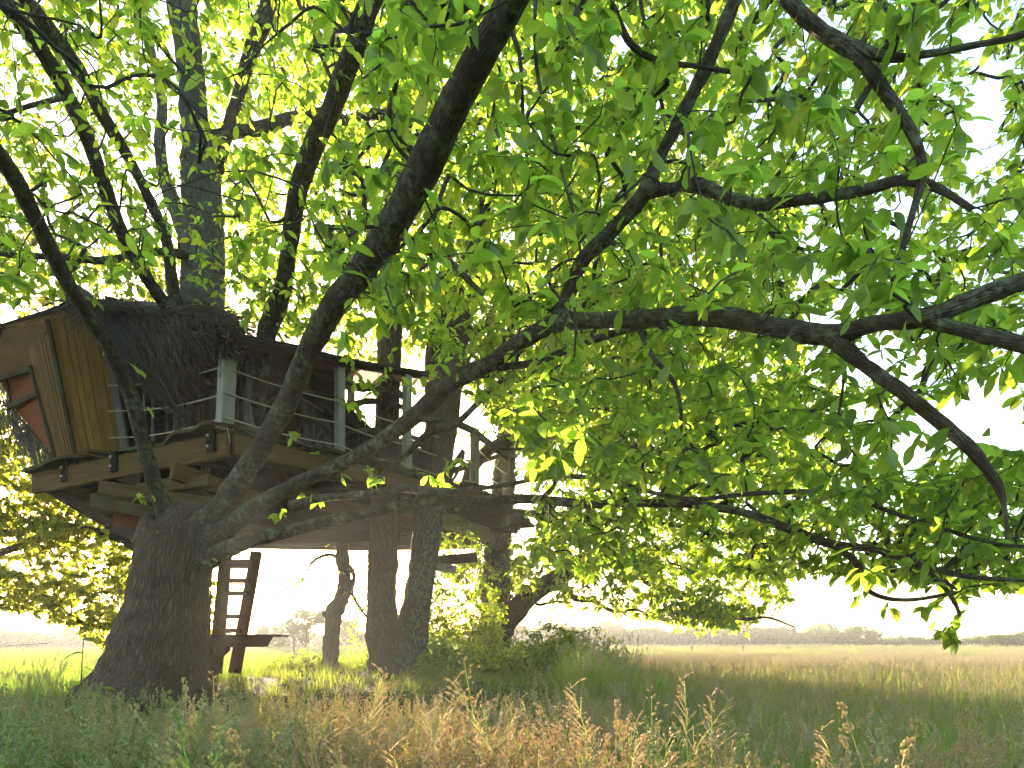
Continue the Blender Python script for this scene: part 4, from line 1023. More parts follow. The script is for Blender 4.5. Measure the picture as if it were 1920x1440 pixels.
for i, x in enumerate((440, 447, 455, 385, 396, 372, 360, 345, 330, 315, 290, 272)):
    yb = 840; pole('stick', [P(x + RNG.uniform(-6, 6), yb, 11.6), P(x + RNG.uniform(-5, 5), 770, 11.7), P(x + RNG.uniform(-8, 8), 690, 11.8)], .035, .02, M['bark_pale' if i % 3 else 'wood_red'], seed=220 + i)
# small lean-to hut further right
slab('lean_to_roof', [P(588, 700, 12.9), P(748, 850, 14.6), P(752, 872, 14.6), P(590, 742, 12.9)], .08, M['felt'])
plank_wall('lean_to_plank', P(645, 910, 13.7), P(750, 925, 14.6), P(640, 755, 13.6), P(748, 855, 14.6), 7, .03, M['wood_dark'], jit=.01)

# --- brushwood hanging from the roof
def thatch():
    n = 3600
    V = []; Fq = []; T = []; off = 0
    top = catmull(np.array([P(150, 566, 11.9), P(215, 578, 11.2), P(300, 596, 10.9), P(375, 622, 10.6), P(445, 655, 10.3)]), 12)
    bot = catmull(np.array([P(215, 640, 11.9), P(262, 700, 11.4), P(330, 760, 11.1), P(392, 712, 10.9), P(440, 672, 10.5)]), 12)
    for i in range(n):
        s = RNG.random(); f = s * (len(top) - 1); i0 = int(f) if f < len(top) - 1 else len(top) - 2; fr_ = f - i0
        a = top[i0] * (1 - fr_) + top[i0 + 1] * fr_
        s2 = np.clip(s + RNG.normal(.10, .10), 0, .999); f = s2 * (len(bot) - 1); i0 = int(f); i0 = min(i0, len(bot) - 2); fr_ = f - i0
        b = bot[i0] * (1 - fr_) + bot[i0 + 1] * fr_
        v0 = RNG.random() ** 1.3 * .75; v1 = min(v0 + RNG.uniform(.25, .6), 1.12)
        dep = RNG.uniform(-.30, .34); w = RNG.uniform(.006, .016)
        bend = RNG.normal(size=3) * .11; pts = []
        for t in np.linspace(0, 1, 5):
            v = v0 + (v1 - v0) * t
            p = a * (1 - v) + b * v + np.array((0, -.22 * math.sin(min(v, 1) * math.pi) - dep * .5, .05 * math.sin(v * 3))) + bend * math.sin(t * 3.1) + RNG.normal(size=3) * .008
            pts.append(p)
        tn = RNG.random()
        for p in pts:
            V += [p + (w * .5, 0, w * .3), p - (w * .5, 0, w * .3)]; T += [tn, tn]
        for k in range(4): Fq.append((off + 2 * k, off + 2 * k + 1, off + 2 * k + 3, off + 2 * k + 2))
        off += 10
    # tuft along the ridge and round the trunk
    for i in range(2600):
        x = RNG.uniform(120, 450); Y = RNG.uniform(10.8, 12.6); y = 566 + (x - 150) * .16 - RNG.random() * 18 - 40 * math.exp(-((x - 385) / 45) ** 2) * RNG.random()
        p = P(x, y + 14, Y); d = unit(np.array((RNG.normal(.5, .6), RNG.normal(-.3, .4), RNG.normal(-.15, .3)))); L = RNG.uniform(.2, .6); w = RNG.uniform(.004, .009); tn = RNG.random()
        for t in np.linspace(0, 1, 4):
            q = p + d * L * t + np.array((0, 0, -.25 * L * t * t)) + RNG.normal(size=3) * .01
            V += [q + (0, 0, w), q - (0, 0, w)]; T += [tn, tn]
        for k in range(3): Fq.append((off + 2 * k, off + 2 * k + 1, off + 2 * k + 3, off + 2 * k + 2))
        off += 8
    me = mesh_np('brushwood', V, Fq, attrs={'tint': ('FLOAT', 'POINT', T)})
    link('brushwood', me, TH, M['thatch'], 'stuff')
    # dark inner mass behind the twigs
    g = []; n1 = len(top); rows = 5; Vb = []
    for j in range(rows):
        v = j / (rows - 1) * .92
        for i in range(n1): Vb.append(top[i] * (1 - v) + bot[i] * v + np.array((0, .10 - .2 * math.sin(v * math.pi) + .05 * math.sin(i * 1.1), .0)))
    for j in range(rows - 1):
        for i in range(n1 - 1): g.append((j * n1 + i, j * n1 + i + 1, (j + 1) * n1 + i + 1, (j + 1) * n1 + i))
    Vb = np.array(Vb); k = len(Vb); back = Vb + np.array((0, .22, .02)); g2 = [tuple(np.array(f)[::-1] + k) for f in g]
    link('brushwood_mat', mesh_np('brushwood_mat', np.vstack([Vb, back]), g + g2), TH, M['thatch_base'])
thatch()
# brushwood skirt seen past the cabin's far side
def skirt():
    V = []; Fq = []; T = []; off = 0
    for i in range(600):
        x = RNG.uniform(-60, 105); Y = RNG.uniform(14.6, 15.6); yb = 740 + max(0, x) * 1.15 + RNG.uniform(-10, 70)
        p = P(x, yb - 30, Y); L = RNG.uniform(.3, .8); d = unit(np.array((.25 + RNG.normal() * .1, 0, -1 + RNG.normal() * .12))); w = .006; tn = RNG.random()
        for t in (0, .5, 1):
            q = p + d * L * t; V += [q + (w, 0, 0), q - (w, 0, 0)]; T += [tn, tn]
        for k in range(2): Fq.append((off + 2 * k, off + 2 * k + 1, off + 2 * k + 3, off + 2 * k + 2))
        off += 6
    link('brushwood_skirt', mesh_np('brushwood_skirt', V, Fq, attrs={'tint': ('FLOAT', 'POINT', T)}), TH, M['thatch'], 'stuff')
skirt()

# ------------------------------------------------------------------ things on the deck
def crate():
    c = np.array((float(P(812, 900, 14.4)[0]), 14.9, ZF))
    t = empty('storage_crate', c, 'square purple-grey wooden crate behind wire netting, at the right end of the deck', 'crate')
    a0 = P(772, 920, 13.95); a1 = P(847, 930, 14.9)
    z0, z1 = ZF + .03, ZF + 1.02
    for j in range(9):
        za = z0 + (z1 - z0) * j / 9; zc = z0 + (z1 - z0) * (j + 1) / 9 - .014
        slab('crate_slat', [(a0[0], a0[1], za), (a0[0], a0[1], zc), (a1[0], a1[1], zc), (a1[0], a1[1], za)], .03, M['wood_purple'], t)
    d = np.array((-.62, .75)) * .8
    for k, (p, q) in enumerate(((a0, None), (a1, None))):
        slab('crate_side', [(p[0], p[1], z0), (p[0], p[1], z1), (p[0] + d[0], p[1] + d[1], z1), (p[0] + d[0], p[1] + d[1], z0)], .03, M['wood_purple'], t)
    slab('crate_back', [(a0[0] + d[0], a0[1] + d[1], z0), (a0[0] + d[0], a0[1] + d[1], z1), (a1[0] + d[0], a1[1] + d[1], z1), (a1[0] + d[0], a1[1] + d[1], z0)], .03, M['wood_purple'], t)
    netting(np.array((a0[0] + .01, a0[1] - .06)), np.array((a1[0] + .03, a1[1] - .06)), z0, z1 + .03, 7, 8, t)
crate()

def wheel():
    c = P(588, 832, 12.1)
    t = empty('old_wheel', c, 'old spoked wheel leaning against the grey boards on the deck', 'wheel')
    u = unit(np.array((.72, .69, 0))); w_ = np.array((0, 0, 1.0)); R = .36
    def ring(name, R, r, cc):
        a = np.linspace(0, 2 * math.pi, 33); path = np.array([cc + u * math.cos(k) * R + w_ * math.sin(k) * R for k in a])
        V, Fq, _ = tube(path, np.full(33, r), 6, 0, 0, 0, 0, cap=False); link(name, mesh_np(name, V, clean_tri(V, Fq)), t, M['wire'])
    ring('tyre', .40, .022, c); ring('rim', .355, .012, c)
    V, Fq, _ = tube(np.array([c - np.cross(u, w_) * .05, c + np.cross(u, w_) * .05]), np.array((.035, .035)), 8, 0, 0, 0, 0); link('hub', mesh_np('hub', V, clean_tri(V, Fq)), t, M['wire'])
    for k in range(12):
        a = k * math.pi / 6
        rope(c, c + u * math.cos(a) * .35 + w_ * math.sin(a) * .35, 0, .004, 'spoke', M['metal'], t)
wheel()

# ------------------------------------------------------------------ ladder
def ladder():
    b = P(430, 1215, 14.2)
    t = empty('ladder', (b[0], b[1], float(gz(b[0], b[1]))), 'heavy plank ladder leaning up to the platform, with the low sun shining between its rungs', 'ladder')
    l0, l1 = P(404, 1262, 14.0), P(424, 1035, 15.0); r0, r1 = P(440, 1262, 14.0), P(481, 1035, 15.0)
    beam('rail', l0, l1, .1, .26, M['wood_red'], t, up=(1, .2, 0)); beam('rail', r0, r1, .1, .24, M['wood_red'], t, up=(1, .2, 0))
    for y in (1055, 1063, 1092, 1116, 1160, 1186, 1212):
        f = (1262 - y) / (1262 - 1035); a = l0 + (l1 - l0) * f; c = r0 + (r1 - r0) * f
        beam('rung', a, c, .20, .095, M['wood_red'], t)
ladder()

# ------------------------------------------------------------------ picnic table
def table():
    Y = 13.0; cx = float(P(436, 1200, Y)[0]); zg = float(gz(cx, Y)); zt = float(P(0, 1192, Y)[2])
    t = empty('picnic_table', (cx, Y, zg), 'brown timber picnic table with slanted legs, standing on the bank behind the thick trunk', 'table')
    x0, x1 = float(P(372, 1192, Y)[0]), float(P(527, 1192, Y)[0])
    for k in range(4):
        beam('tabletop_plank', (x0, Y - .33 + k * .22, zt), (x1, Y - .33 + k * .22, zt), .205, .04, M['wood_red'], t)
    def trap(y):
        a0, a1 = float(P(378, 1200, y)[0]), float(P(506, 1200, y)[0])
        slab('apron', [(a0, y, zt - .022), (a1 + .06, y, zt - .022), (a1 - .06, y, zt - .21), (a0, y, zt - .21)], .035, M['wood_red'], t)
    trap(Y - .38); trap(Y + .36)
    for dx in (0, -1.15):
        a = float(P(404, 1200, Y)[0]) + dx
        # flared pedestal: wide at the top right, splayed foot at left
        pts = [(a - .18, zt - .212), (a + .34, zt - .212), (a + .33, zt - .28), (a + .14, zt - .46), (a + .10, zg + .0), (a - .40, zg + .0), (a - .38, zg + .10), (a - .18, zt - .52)]
        pts = pts[::-1]
        slab('pedestal', [(px_, Y - .12, pz) for px_, pz in pts], .22, M['wood_red'], t)
    zs = float(P(0, 1237, Y - .65)[2])
    beam('bench_seat', (x0 - .1, Y - .62, zs - .3), (float(P(392, 0, Y)[0]), Y - .62, zs - .3), .24, .05, M['wood_red'], t)
    beam('bench_arm', (cx - .35, Y - .62, zs - .35), (cx - .35, Y, zs - .35), .05, .1, M['wood_red'], t)
table()

# ------------------------------------------------------------------ rope swing
def swing():
    top = P(1000, 1080, 16.9)
    t = empty('rope_swing', top, 'thin rope with a small loop hanging from the arching limb right of the platform', 'rope')
    a = P(1001, 1092, 16.9); b = P(1001, 1236, 16.9)
    rope(a, b, 0, .011, 'rope', M['post_grey'], t)
    c = P(1004, 1190, 16.9); R = []
    for k in range(15):
        an = -math.pi / 2 + k / 14 * 2 * math.pi
        R.append(c + np.array((.06 + .055 * math.cos(an), -.03, .13 * math.sin(an) - .02)))
    V, Fq, _ = tube(np.array(R), np.full(15, .012), 5, 0, 0, 0, 0); link('loop', mesh_np('loop', V, clean_tri(V, Fq)), t, M['post_grey'])
    V, Fq, _ = tube(np.array([b + (-.05, 0, 0), b + (.08, 0, -.02)]), np.array((.03, .03)), 7, .1, 0, 3, .1); link('handle', mesh_np('handle', V, clean_tri(V, Fq)), t, M['rope'])
swing()

# ------------------------------------------------------------------ fence posts and tape in the field
def fpost(x, y0, y1, w, label):
    # foot row y1 gives its distance, the field being at height 0 (grass hides the foot)
    Y = 34.0 if 540 < x < 565 else 46.0
    X = (x - 960) / F * Y; zt = H + (HY - y0) / F * Y
    z0 = float(gz(X, Y)) - .1
    o = link('fence_post', box_mesh(max(w / F * Y, .07), max(w / F * Y, .07), zt - z0, .01, 'fence_post'), None, M['post_grey'])
    o.location = (X, Y, (zt + z0) / 2); o.rotation_euler = (0, RNG.uniform(-.04, .04), RNG.uniform(0, 1))
    tag(o, label, 'post', 'fence posts across the field')
FP = [(551, 1195, 1230, 3.5, 'lone grey fence post seen under the platform between the ladder and the slim trunk'),
      (1077, 1201, 1235, 2.5, 'thin fence post just right of the hanging rope'), (1093, 1205, 1232, 2.5, 'fence post at the left end of the white top tape'),
      (1115, 1205, 1232, 2, 'thin fence post midway under the white tape'), (1141, 1206, 1235, 4, 'thick leaning fence post at the right end of the white tape'),
      (1170, 1211, 1235, 2, 'thin fence post just right of the thick one'), (1213, 1213, 1240, 2.5, 'fence post right of the taped bay, above the tall grass'),
      (1297, 1212, 1240, 2.5, 'fence post left of the drooping yellow-green twigs'), (1393, 1211, 1240, 2.5, 'fence post beneath the lowest drooping twigs'),
      (1478, 1213, 1236, 2.5, 'fence post in the mist below the round hazy tree'), (1872, 1222, 1240, 3, 'fence post at the far right edge of the meadow')]
for f in FP: fpost(*f)
def tape(name, pts, label, r=.02):
    V, Fq, _ = tube(np.array(pts), np.full(len(pts), r), 4, 0, 0, 0, 0)
    tag(link(name, mesh_np(name, V, clean_tri(V, Fq)), None, M['tape']), label, 'tape')
tape('fence_tape', [P(1085, 1206.5, 46), P(1110, 1206, 46), P(1141, 1206, 46)], 'white tape along the top of the far fence right of the rope', .03)
tape('fence_tape', [P(300, 1214, 34), P(430, 1216.5, 34), P(551, 1217.5, 34), P(640, 1217, 34), P(760, 1217, 34)], 'white tape crossing the field behind the ladder and slim trunk', .016)
tape('fence_tape', [P(-120, 1214, 26), P(0, 1211, 26), P(95, 1205, 26)], 'pale tape above the grass at the far left of the field', .022)

# ------------------------------------------------------------------ ivy, bushes and ground plants
def ivy_on(limbs, label, z0, z1, n, size, thick, side=None, parent_name='ivy'):
    pos = []; nr = []
    for path, r in limbs:
        ok = np.where((path[:, 2] > z0) & (path[:, 2] < z1))[0]
        if len(ok) == 0: continue
        for _ in range(n // len(limbs)):
            i = RNG.choice(ok); a = RNG.uniform(0, 2 * math.pi) if side is None else RNG.normal(side, .9)
            d = np.array((math.cos(a), math.sin(a), RNG.normal() * .1))
            pos.append(path[i] + d * (r[i] * 1.04 + RNG.random() ** 2 * thick) + np.array((0, 0, RNG.normal() * .15))); nr.append(d)
    pos = np.array(pos); nr = np.array(nr); m = len(pos)
    dn = unit(np.array((0, 0, -1.0)) + rand_unit(m) * .7)
    me_name = 'ivy'
    c = pos.mean(0); t = empty('ivy', (pos[:, 0].mean(), pos[:, 1].mean(), pos[:, 2].min()), label, 'ivy')
    leaves_mesh('ivy_leaves', pos, dn, unit(nr + rand_unit(m) * .5), RNG.uniform(*size, m), T_MID, t, M['ivy'])
    for path, r in limbs:
        for q in range(3):
            ok = np.where((path[:, 2] > z0) & (path[:, 2] < z1))[0]
            if len(ok) < 3: continue
            a = RNG.uniform(0, 6.28) if side is None else RNG.normal(side, .7)
            pts = np.array([path[i] + np.array((math.cos(a + .25 * math.sin(i)), math.sin(a + .25 * math.sin(i)), 0)) * (r[i] * 1.02 + .005) for i in ok])
            V, Fq, B = tube(pts, np.full(len(pts), .014), 5, .1, 0, q, .1)
            link('stem', mesh_np('stem', V, clean_tri(V, Fq)), t, M['twig'])
ivy_on([L3[1]], 'green ivy climbing the right-hand stem of the twin trunked tree under the platform', .8, 4.4, 1500, (.05, .09), .10, side=-.6)
ivy_on([L5[0]], 'thick shaggy ivy wrapping the trunk of the tree with the low arching limb', 1.0, 9.5, 5200, (.08, .13), .55)
ivy_on([L2[0]], 'straggly ivy hanging between the nearest trunk and the ladder', 1.0, 3.8, 420, (.05, .09), .2, side=-.2)

def bush(name, label, cat, cx, cy, rx, ry, h, n, size, mat, tm=T_MID, stems=14, per=9, group=None, ferny=False, tw=.0035):
    zg = float(gz(cx, cy))
    t = empty(name, (cx, cy, zg), label, cat, group)
    tips = []
    while len(tips) < n:
        v = RNG.uniform(-1, 1, 2); rr = v[0] ** 2 + v[1] ** 2
        if rr > 1: continue
        hh = h * (1 - rr * .75) * RNG.uniform(.25, 1.05) * (1 + .3 * nz((v[0] * 2, v[1] * 2, cx), 1.5))
        x, y = cx + v[0] * rx, cy + v[1] * ry
        tips.append((x, y, float(gz(x, y)) + hh))
    tips = np.array(tips)
    st = []
    for k in range(stems):
        a = RNG.uniform(0, 6.28); q = RNG.random() ** .5 * .7
        x, y = cx + math.cos(a) * rx * q, cy + math.sin(a) * ry * q
        b = np.array((x, y, float(gz(x, y)) - .05)); e = b + np.array((RNG.normal() * .2, RNG.normal() * .2, h * RNG.uniform(.4, .75)))
        c = catmull(np.array([b, (b + e) / 2 + RNG.normal(size=3) * .05, e]), 4)
        V, Fq, B = tube(c, np.linspace(.012, .006, len(c)), 5, 0, 0, 0, 0)
        if k < 10: link('stem', mesh_np('stem', V, clean_tri(V, Fq)), t, M['twig'])
        st.append((c, np.linspace(.012, .006, len(c))))
    dirs = attach(st, tips, t, 'twigs', M['twig'], nseg=3, minr=tw * .6, rbase=.0015)
    a = spray_leaves(tips, dirs, per, .3, size, (-.2, .8), .8)
    leaves_mesh('foliage', *a, tm, t, mat)
    return t
bush('bramble_bush', 'dark leafy bramble bush crowding the foot of the twin trunked tree on its right', 'bush', -1.05, 12.6, .75, .9, .95, 260, (.06, .11), M['bush'])
bush('bramble_bush', 'tall thin brush with sparse leaves between the twin trunks and the ivy clad tree', 'bush', -1.25, 16.0, 1.2, 1.2, 3.6, 760, (.07, .12), M['bush'], per=9, stems=10, tw=.006)
bush('fern_clump', 'sunlit yellow-green bush on the mound to the right of the hanging rope', 'bush', 1.75, 14.4, 1.2, .9, 1.35, 520, (.05, .09), M['bush'])
bush('nettle_patch', 'low green thicket on the mound in front of the hanging rope', 'bush', .75, 12.6, 1.25, 1.0, .95, 620, (.05, .10), M['bush'])
bush('nettle_patch', 'low rounded thicket tapering into the meadow at the right end of the mound', 'bush', 2.45, 13.0, 1.1, 1.0, .75, 420, (.05, .09), M['bush'])
bush('bramble_bush', 'sunlit low bush between the slim trunk and the twin trunks', 'bush', -3.0, 16.0, .7, .5, .8, 120, (.05, .09), M['bush'])
bush('leafy_scrub', 'bright low leaves on the bank left of the slim trunk', 'bush', -5.9, 18.5, 1.5, .8, .5, 260, (.05, .09), M['bush'])
bush('shrub', 'dark bushy shrub at the foot of the ivy clad trunk', 'bush', -.55, 17.6, .9, .7, 1.1, 240, (.06, .10), M['bush'])

def sapling(x, y, Y, h, n, label, size):
    b = P(x, y, Y); b[2] = float(gz(b[0], b[1])); zt = float(P(x, y - h, Y)[2])
    t = empty('sapling', b, label, 'sapling')
    c = catmull(np.array([b, (b[0] + .02, b[1], (b[2] + zt) / 2), (b[0] + .06, b[1], zt)]), 5)
    V, Fq, B = tube(c, np.linspace(.010, .004, len(c)), 6, 0, 0, 0, 0); link('stem', mesh_np('stem', V, clean_tri(V, Fq)), t, M['twig'])
    pos = []; dd = []
    for k in range(n):
        f = .45 + .55 * k / (n - 1); i = int(f * (len(c) - 1)); s = -1 if k % 2 else 1
        pos.append(c[i]); dd.append((s * 1.0, RNG.normal() * .5, RNG.uniform(-.2, .35)))
    dd = np.array(dd); m = len(pos)
    leaf_objects(np.array(pos), unit(dd), unit(np.array((0, -.4, 1.0)) + rand_unit(m) * .35), RNG.uniform(*size, m), t, M['leaf'])
sapling(146, 1300, 7.4, 102, 7, 'small sapling with a few big lit leaves in the grass left of the thick trunk', (.16, .22))
sapling(180, 1330, 7.2, 40, 5, 'short dark sapling at the left root of the thick trunk', (.12, .17))

# ------------------------------------------------------------------ far trees and hedge in the mist
def far_tree_mesh(seed, h, w, n=1500, low=.12, leaf=.5):
    r = np.random.default_rng(seed)
    nb = 16; cs = []
    for k in range(nb):
        a = r.uniform(0, 6.28); q = r.random() ** .6 * .62; z = r.uniform(low + .12, .86)
        cs.append((math.cos(a) * q * w * .5 * (1.2 - abs(z - .5)), math.sin(a) * q * w * .5, z * h, r.uniform(.16, .30) * w * .6))
    cs = np.array(cs); ix = r.integers(0, nb, n); d = r.normal(size=(n, 3)); d = unit(d); rr = r.random(n) ** .45
    p = cs[ix, :3] + d * (cs[ix, 3] * rr)[:, None] * np.array((1, 1, .8)); p[:, 2] = np.maximum(p[:, 2], low * h + r.random(n) * .3)
    nn = unit(r.normal(size=(n, 3))); dd = unit(r.normal(size=(n, 3)) + (0, 0, -.3)); R = frames(dd, nn); s = r.uniform(.5, 1.2, n) * leaf
    tv = np.array([(-.5, -.3, 0), (.1, -.45, .1), (.5, .1, 0), (-.2, .4, -.1)])
    V = np.einsum('nij,vj->nvi', R, tv) * s[:, None, None] + p[:, None]
    Fq = np.arange(n * 4).reshape(-1, 4)
    me = mesh_np('crown', V.reshape(-1, 3), Fq, smooth=False, attrs={'tint': ('FLOAT', 'POINT', np.repeat(r.random(n), 4))})
    me.materials.append(M['leaf_mist'])
    Vt = []; Ft = []; off = 0
    def add(c, rd):
        nonlocal off
        V_, F_, _ = tube(catmull(np.array(c), 3), np.linspace(rd[0], rd[1], (len(c) - 1) * 3 + 1), 6, .1, 0, seed, .1); Vt.extend(V_); Ft.append(clean_tri(V_, F_) + off); off += len(V_)
    add([(0, 0, -.3), (.1, 0, h * .3), (-.1, .1, h * .7)], (w * .035, w * .01))
    for k in range(0, nb, 2):
        c = cs[k, :3]; add([(0, 0, h * r.uniform(.15, .4)), tuple(c * .5 + (0, 0, h * .1)), tuple(c)], (w * .014, w * .004))
    tm = mesh_np('trunk', np.array(Vt), np.vstack(Ft)); tm.materials.append(M['twig'])
    return me, tm
M['leaf_mist'] = leaf_mat('leaf_mist', (.04, .075, .02), (.07, .13, .02), (.14, .16, .03), veins=False, gloss=0)
FT = [far_tree_mesh(s, h, w, n, lo, lf) for s, h, w, n, lo, lf in ((1, 7.5, 8.5, 2600, .10, .42), (2, 6, 8, 2600, .05, .42), (3, 9, 8, 2200, .16, .40), (4, 5, 9, 2600, .02, .42))]
def far_tree(px_, top, Y, wpx, k, label):
    me, tm = FT[k]; h0 = (7.5, 6, 9, 5)[k]; w0 = (8.5, 8, 8, 9)[k]
    X = (px_ - 960) / F * Y; z0 = float(gz(X, Y)); h = H + (HY - top) / F * Y - z0; w = wpx / F * Y
    t = empty('far_tree', (X, Y, z0), label, 'tree', 'hazy trees beyond the field')
    for nm, m_ in (('trunk', tm), ('crown', me)):
        o = bpy.data.objects.new(nm, m_); COL.objects.link(o); o.parent = t
    t.scale = (w / w0, w / w0, h / h0); t.rotation_euler = (0, 0, RNG.uniform(0, 6))
far = [(1600, 1168, 95, 130, 0, 'round hazy tree on the skyline below the widest sky gap'), (1560, 1180, 97, 90, 2, 'thinner hazy tree just left of the round skyline tree'),
       (1665, 1196, 92, 90, 1, 'low hazy tree sloping down right of the round skyline tree'), (1750, 1190, 88, 120, 1, 'pale hazy tree behind the lowest dangling leaf tip'),
       (1880, 1183, 70, 150, 0, 'brightest pale green round tree at the right edge of the skyline'), (1820, 1200, 80, 70, 3, 'low hazy bush between two round skyline trees at right'),
       (575, 1128, 62, 130, 2, 'faint open tree in the glare between ladder and slim trunk'), (500, 1165, 85, 100, 1, 'dim hazy tree low in the glare just right of the table'),
       (650, 1150, 95, 90, 1, 'dim hazy tree between slim trunk and twin trunks'), (40, 1178, 95, 150, 1, 'hazy round tree on the far left skyline'),
       (160, 1183, 105, 130, 3, 'hazy low tree on the skyline just left of the thick trunk'), (-90, 1165, 90, 160, 0, 'hazy tree at the very left edge of the skyline'),
       (1960, 1176, 75, 130, 2, 'hazy tree half cut by the right edge of the picture'), (1000, 1170, 105, 130, 3, 'hazy tree right behind the hanging rope'),
       (1420, 1172, 120, 160, 1, 'hazy tree at the right end of the dark hedge')]
for f in far: far_tree(*f)
def hedge(x0, x1, top, Y, label):
    n = int((x1 - x0) / 55); X0 = (x0 - 960) / F * Y; X1 = (x1 - 960) / F * Y; m = 9000
    r = RNG; X = r.uniform(X0, X1, m); hz = (HY - top) / F * Y + H
    hh = hz * (.85 + .3 * np.array([mnoise.noise(Vector((a * .09, Y, 0))) for a in X]) + .12 * np.sin(X * .8))
    p = np.stack([X, Y + r.normal(0, 1.8, m), r.random(m) ** .7 * hh + gz(X, np.full(m, Y))], 1)
    nn = unit(r.normal(size=(m, 3))); dd = unit(r.normal(size=(m, 3))); R = frames(dd, nn); s = r.uniform(.5, 1.3, m)
    tv = np.array([(-.5, -.3, 0), (.1, -.45, .1), (.5, .1, 0), (-.2, .4, -.1)])
    V = np.einsum('nij,vj->nvi', R, tv) * s[:, None, None] + p[:, None]
    me = mesh_np('hedgerow', V.reshape(-1, 3), np.arange(m * 4).reshape(-1, 4), smooth=False, attrs={'tint': ('FLOAT', 'POINT', np.repeat(r.random(m), 4))})
    tag(link('hedgerow', me, None, M['leaf_mist']), label, kind='stuff')
hedge(930, 1560, 1174, 125, 'dark hazy wood edge right of the platform')
hedge(1520, 2300, 1198, 128, 'low hazy hedge along the right skyline')
hedge(-500, 930, 1184, 125, 'pale hazy hedge in the glare along the left skyline')

# ------------------------------------------------------------------ grass: tufts instanced by geometry nodes
def ribbon(V, Fq, T, base, d, L, w, droop, tn, seg=4):
    off = len(V); side = np.array((-d[1], d[0], 0)); side = side / (np.linalg.norm(side) + 1e-6)
    for k in range(seg + 1):
        t = k / seg; c = base + np.array((d[0], d[1], 0)) * L * t * (.25 + droop * t) + np.array((0, 0, 1)) * L * (t - .45 * droop * t * t)
        ww = w * (1 - t) ** .7 * .5 + .0004
        V += [tuple(c + side * ww), tuple(c - side * ww)]; T += [tn, tn]
    for k in range(seg): Fq.append((off + 2 * k, off + 2 * k + 1, off + 2 * k + 3, off + 2 * k + 2))
def tuft_mesh(seed, n, r, h0, h1, w, mat, droop=(.1, .9), seg=4):
    rr = np.random.default_rng(seed); V, Fq, T = [], [], []
    for i in range(n):
        a = rr.uniform(0, 6.283); q = rr.random() ** .5 * r; b = np.array((math.cos(a) * q, math.sin(a) * q, 0)); a2 = a + rr.normal() * .9
        ribbon(V, Fq, T, b, np.array((math.cos(a2), math.sin(a2))) * rr.uniform(.3, 1), rr.uniform(h0, h1), w * rr.uniform(.6, 1.4), rr.uniform(*droop), rr.random(), seg)
    me = mesh_np('tuft', V, Fq, attrs={'tint': ('FLOAT', 'POINT', T)}); me.materials.append(mat); return me
def lens(V, Fq, T, c, d, L, w, tn):
    off = len(V); d = d / np.linalg.norm(d); s = np.cross(d, (.3, .5, .8)); s /= np.linalg.norm(s); u = np.cross(d, s)
    V += [tuple(c), tuple(c + d * L * .45 + s * w), tuple(c + d * L * .45 + u * w), tuple(c + d * L * .45 - s * w), tuple(c + d * L * .45 - u * w), tuple(c + d * L)]; T += [tn] * 6
    for a, b in ((1, 2), (2, 3), (3, 4), (4, 1)): Fq.append((off, off + a, off + b, off + b)); Fq.append((off + 5, off + b, off + a, off + a))
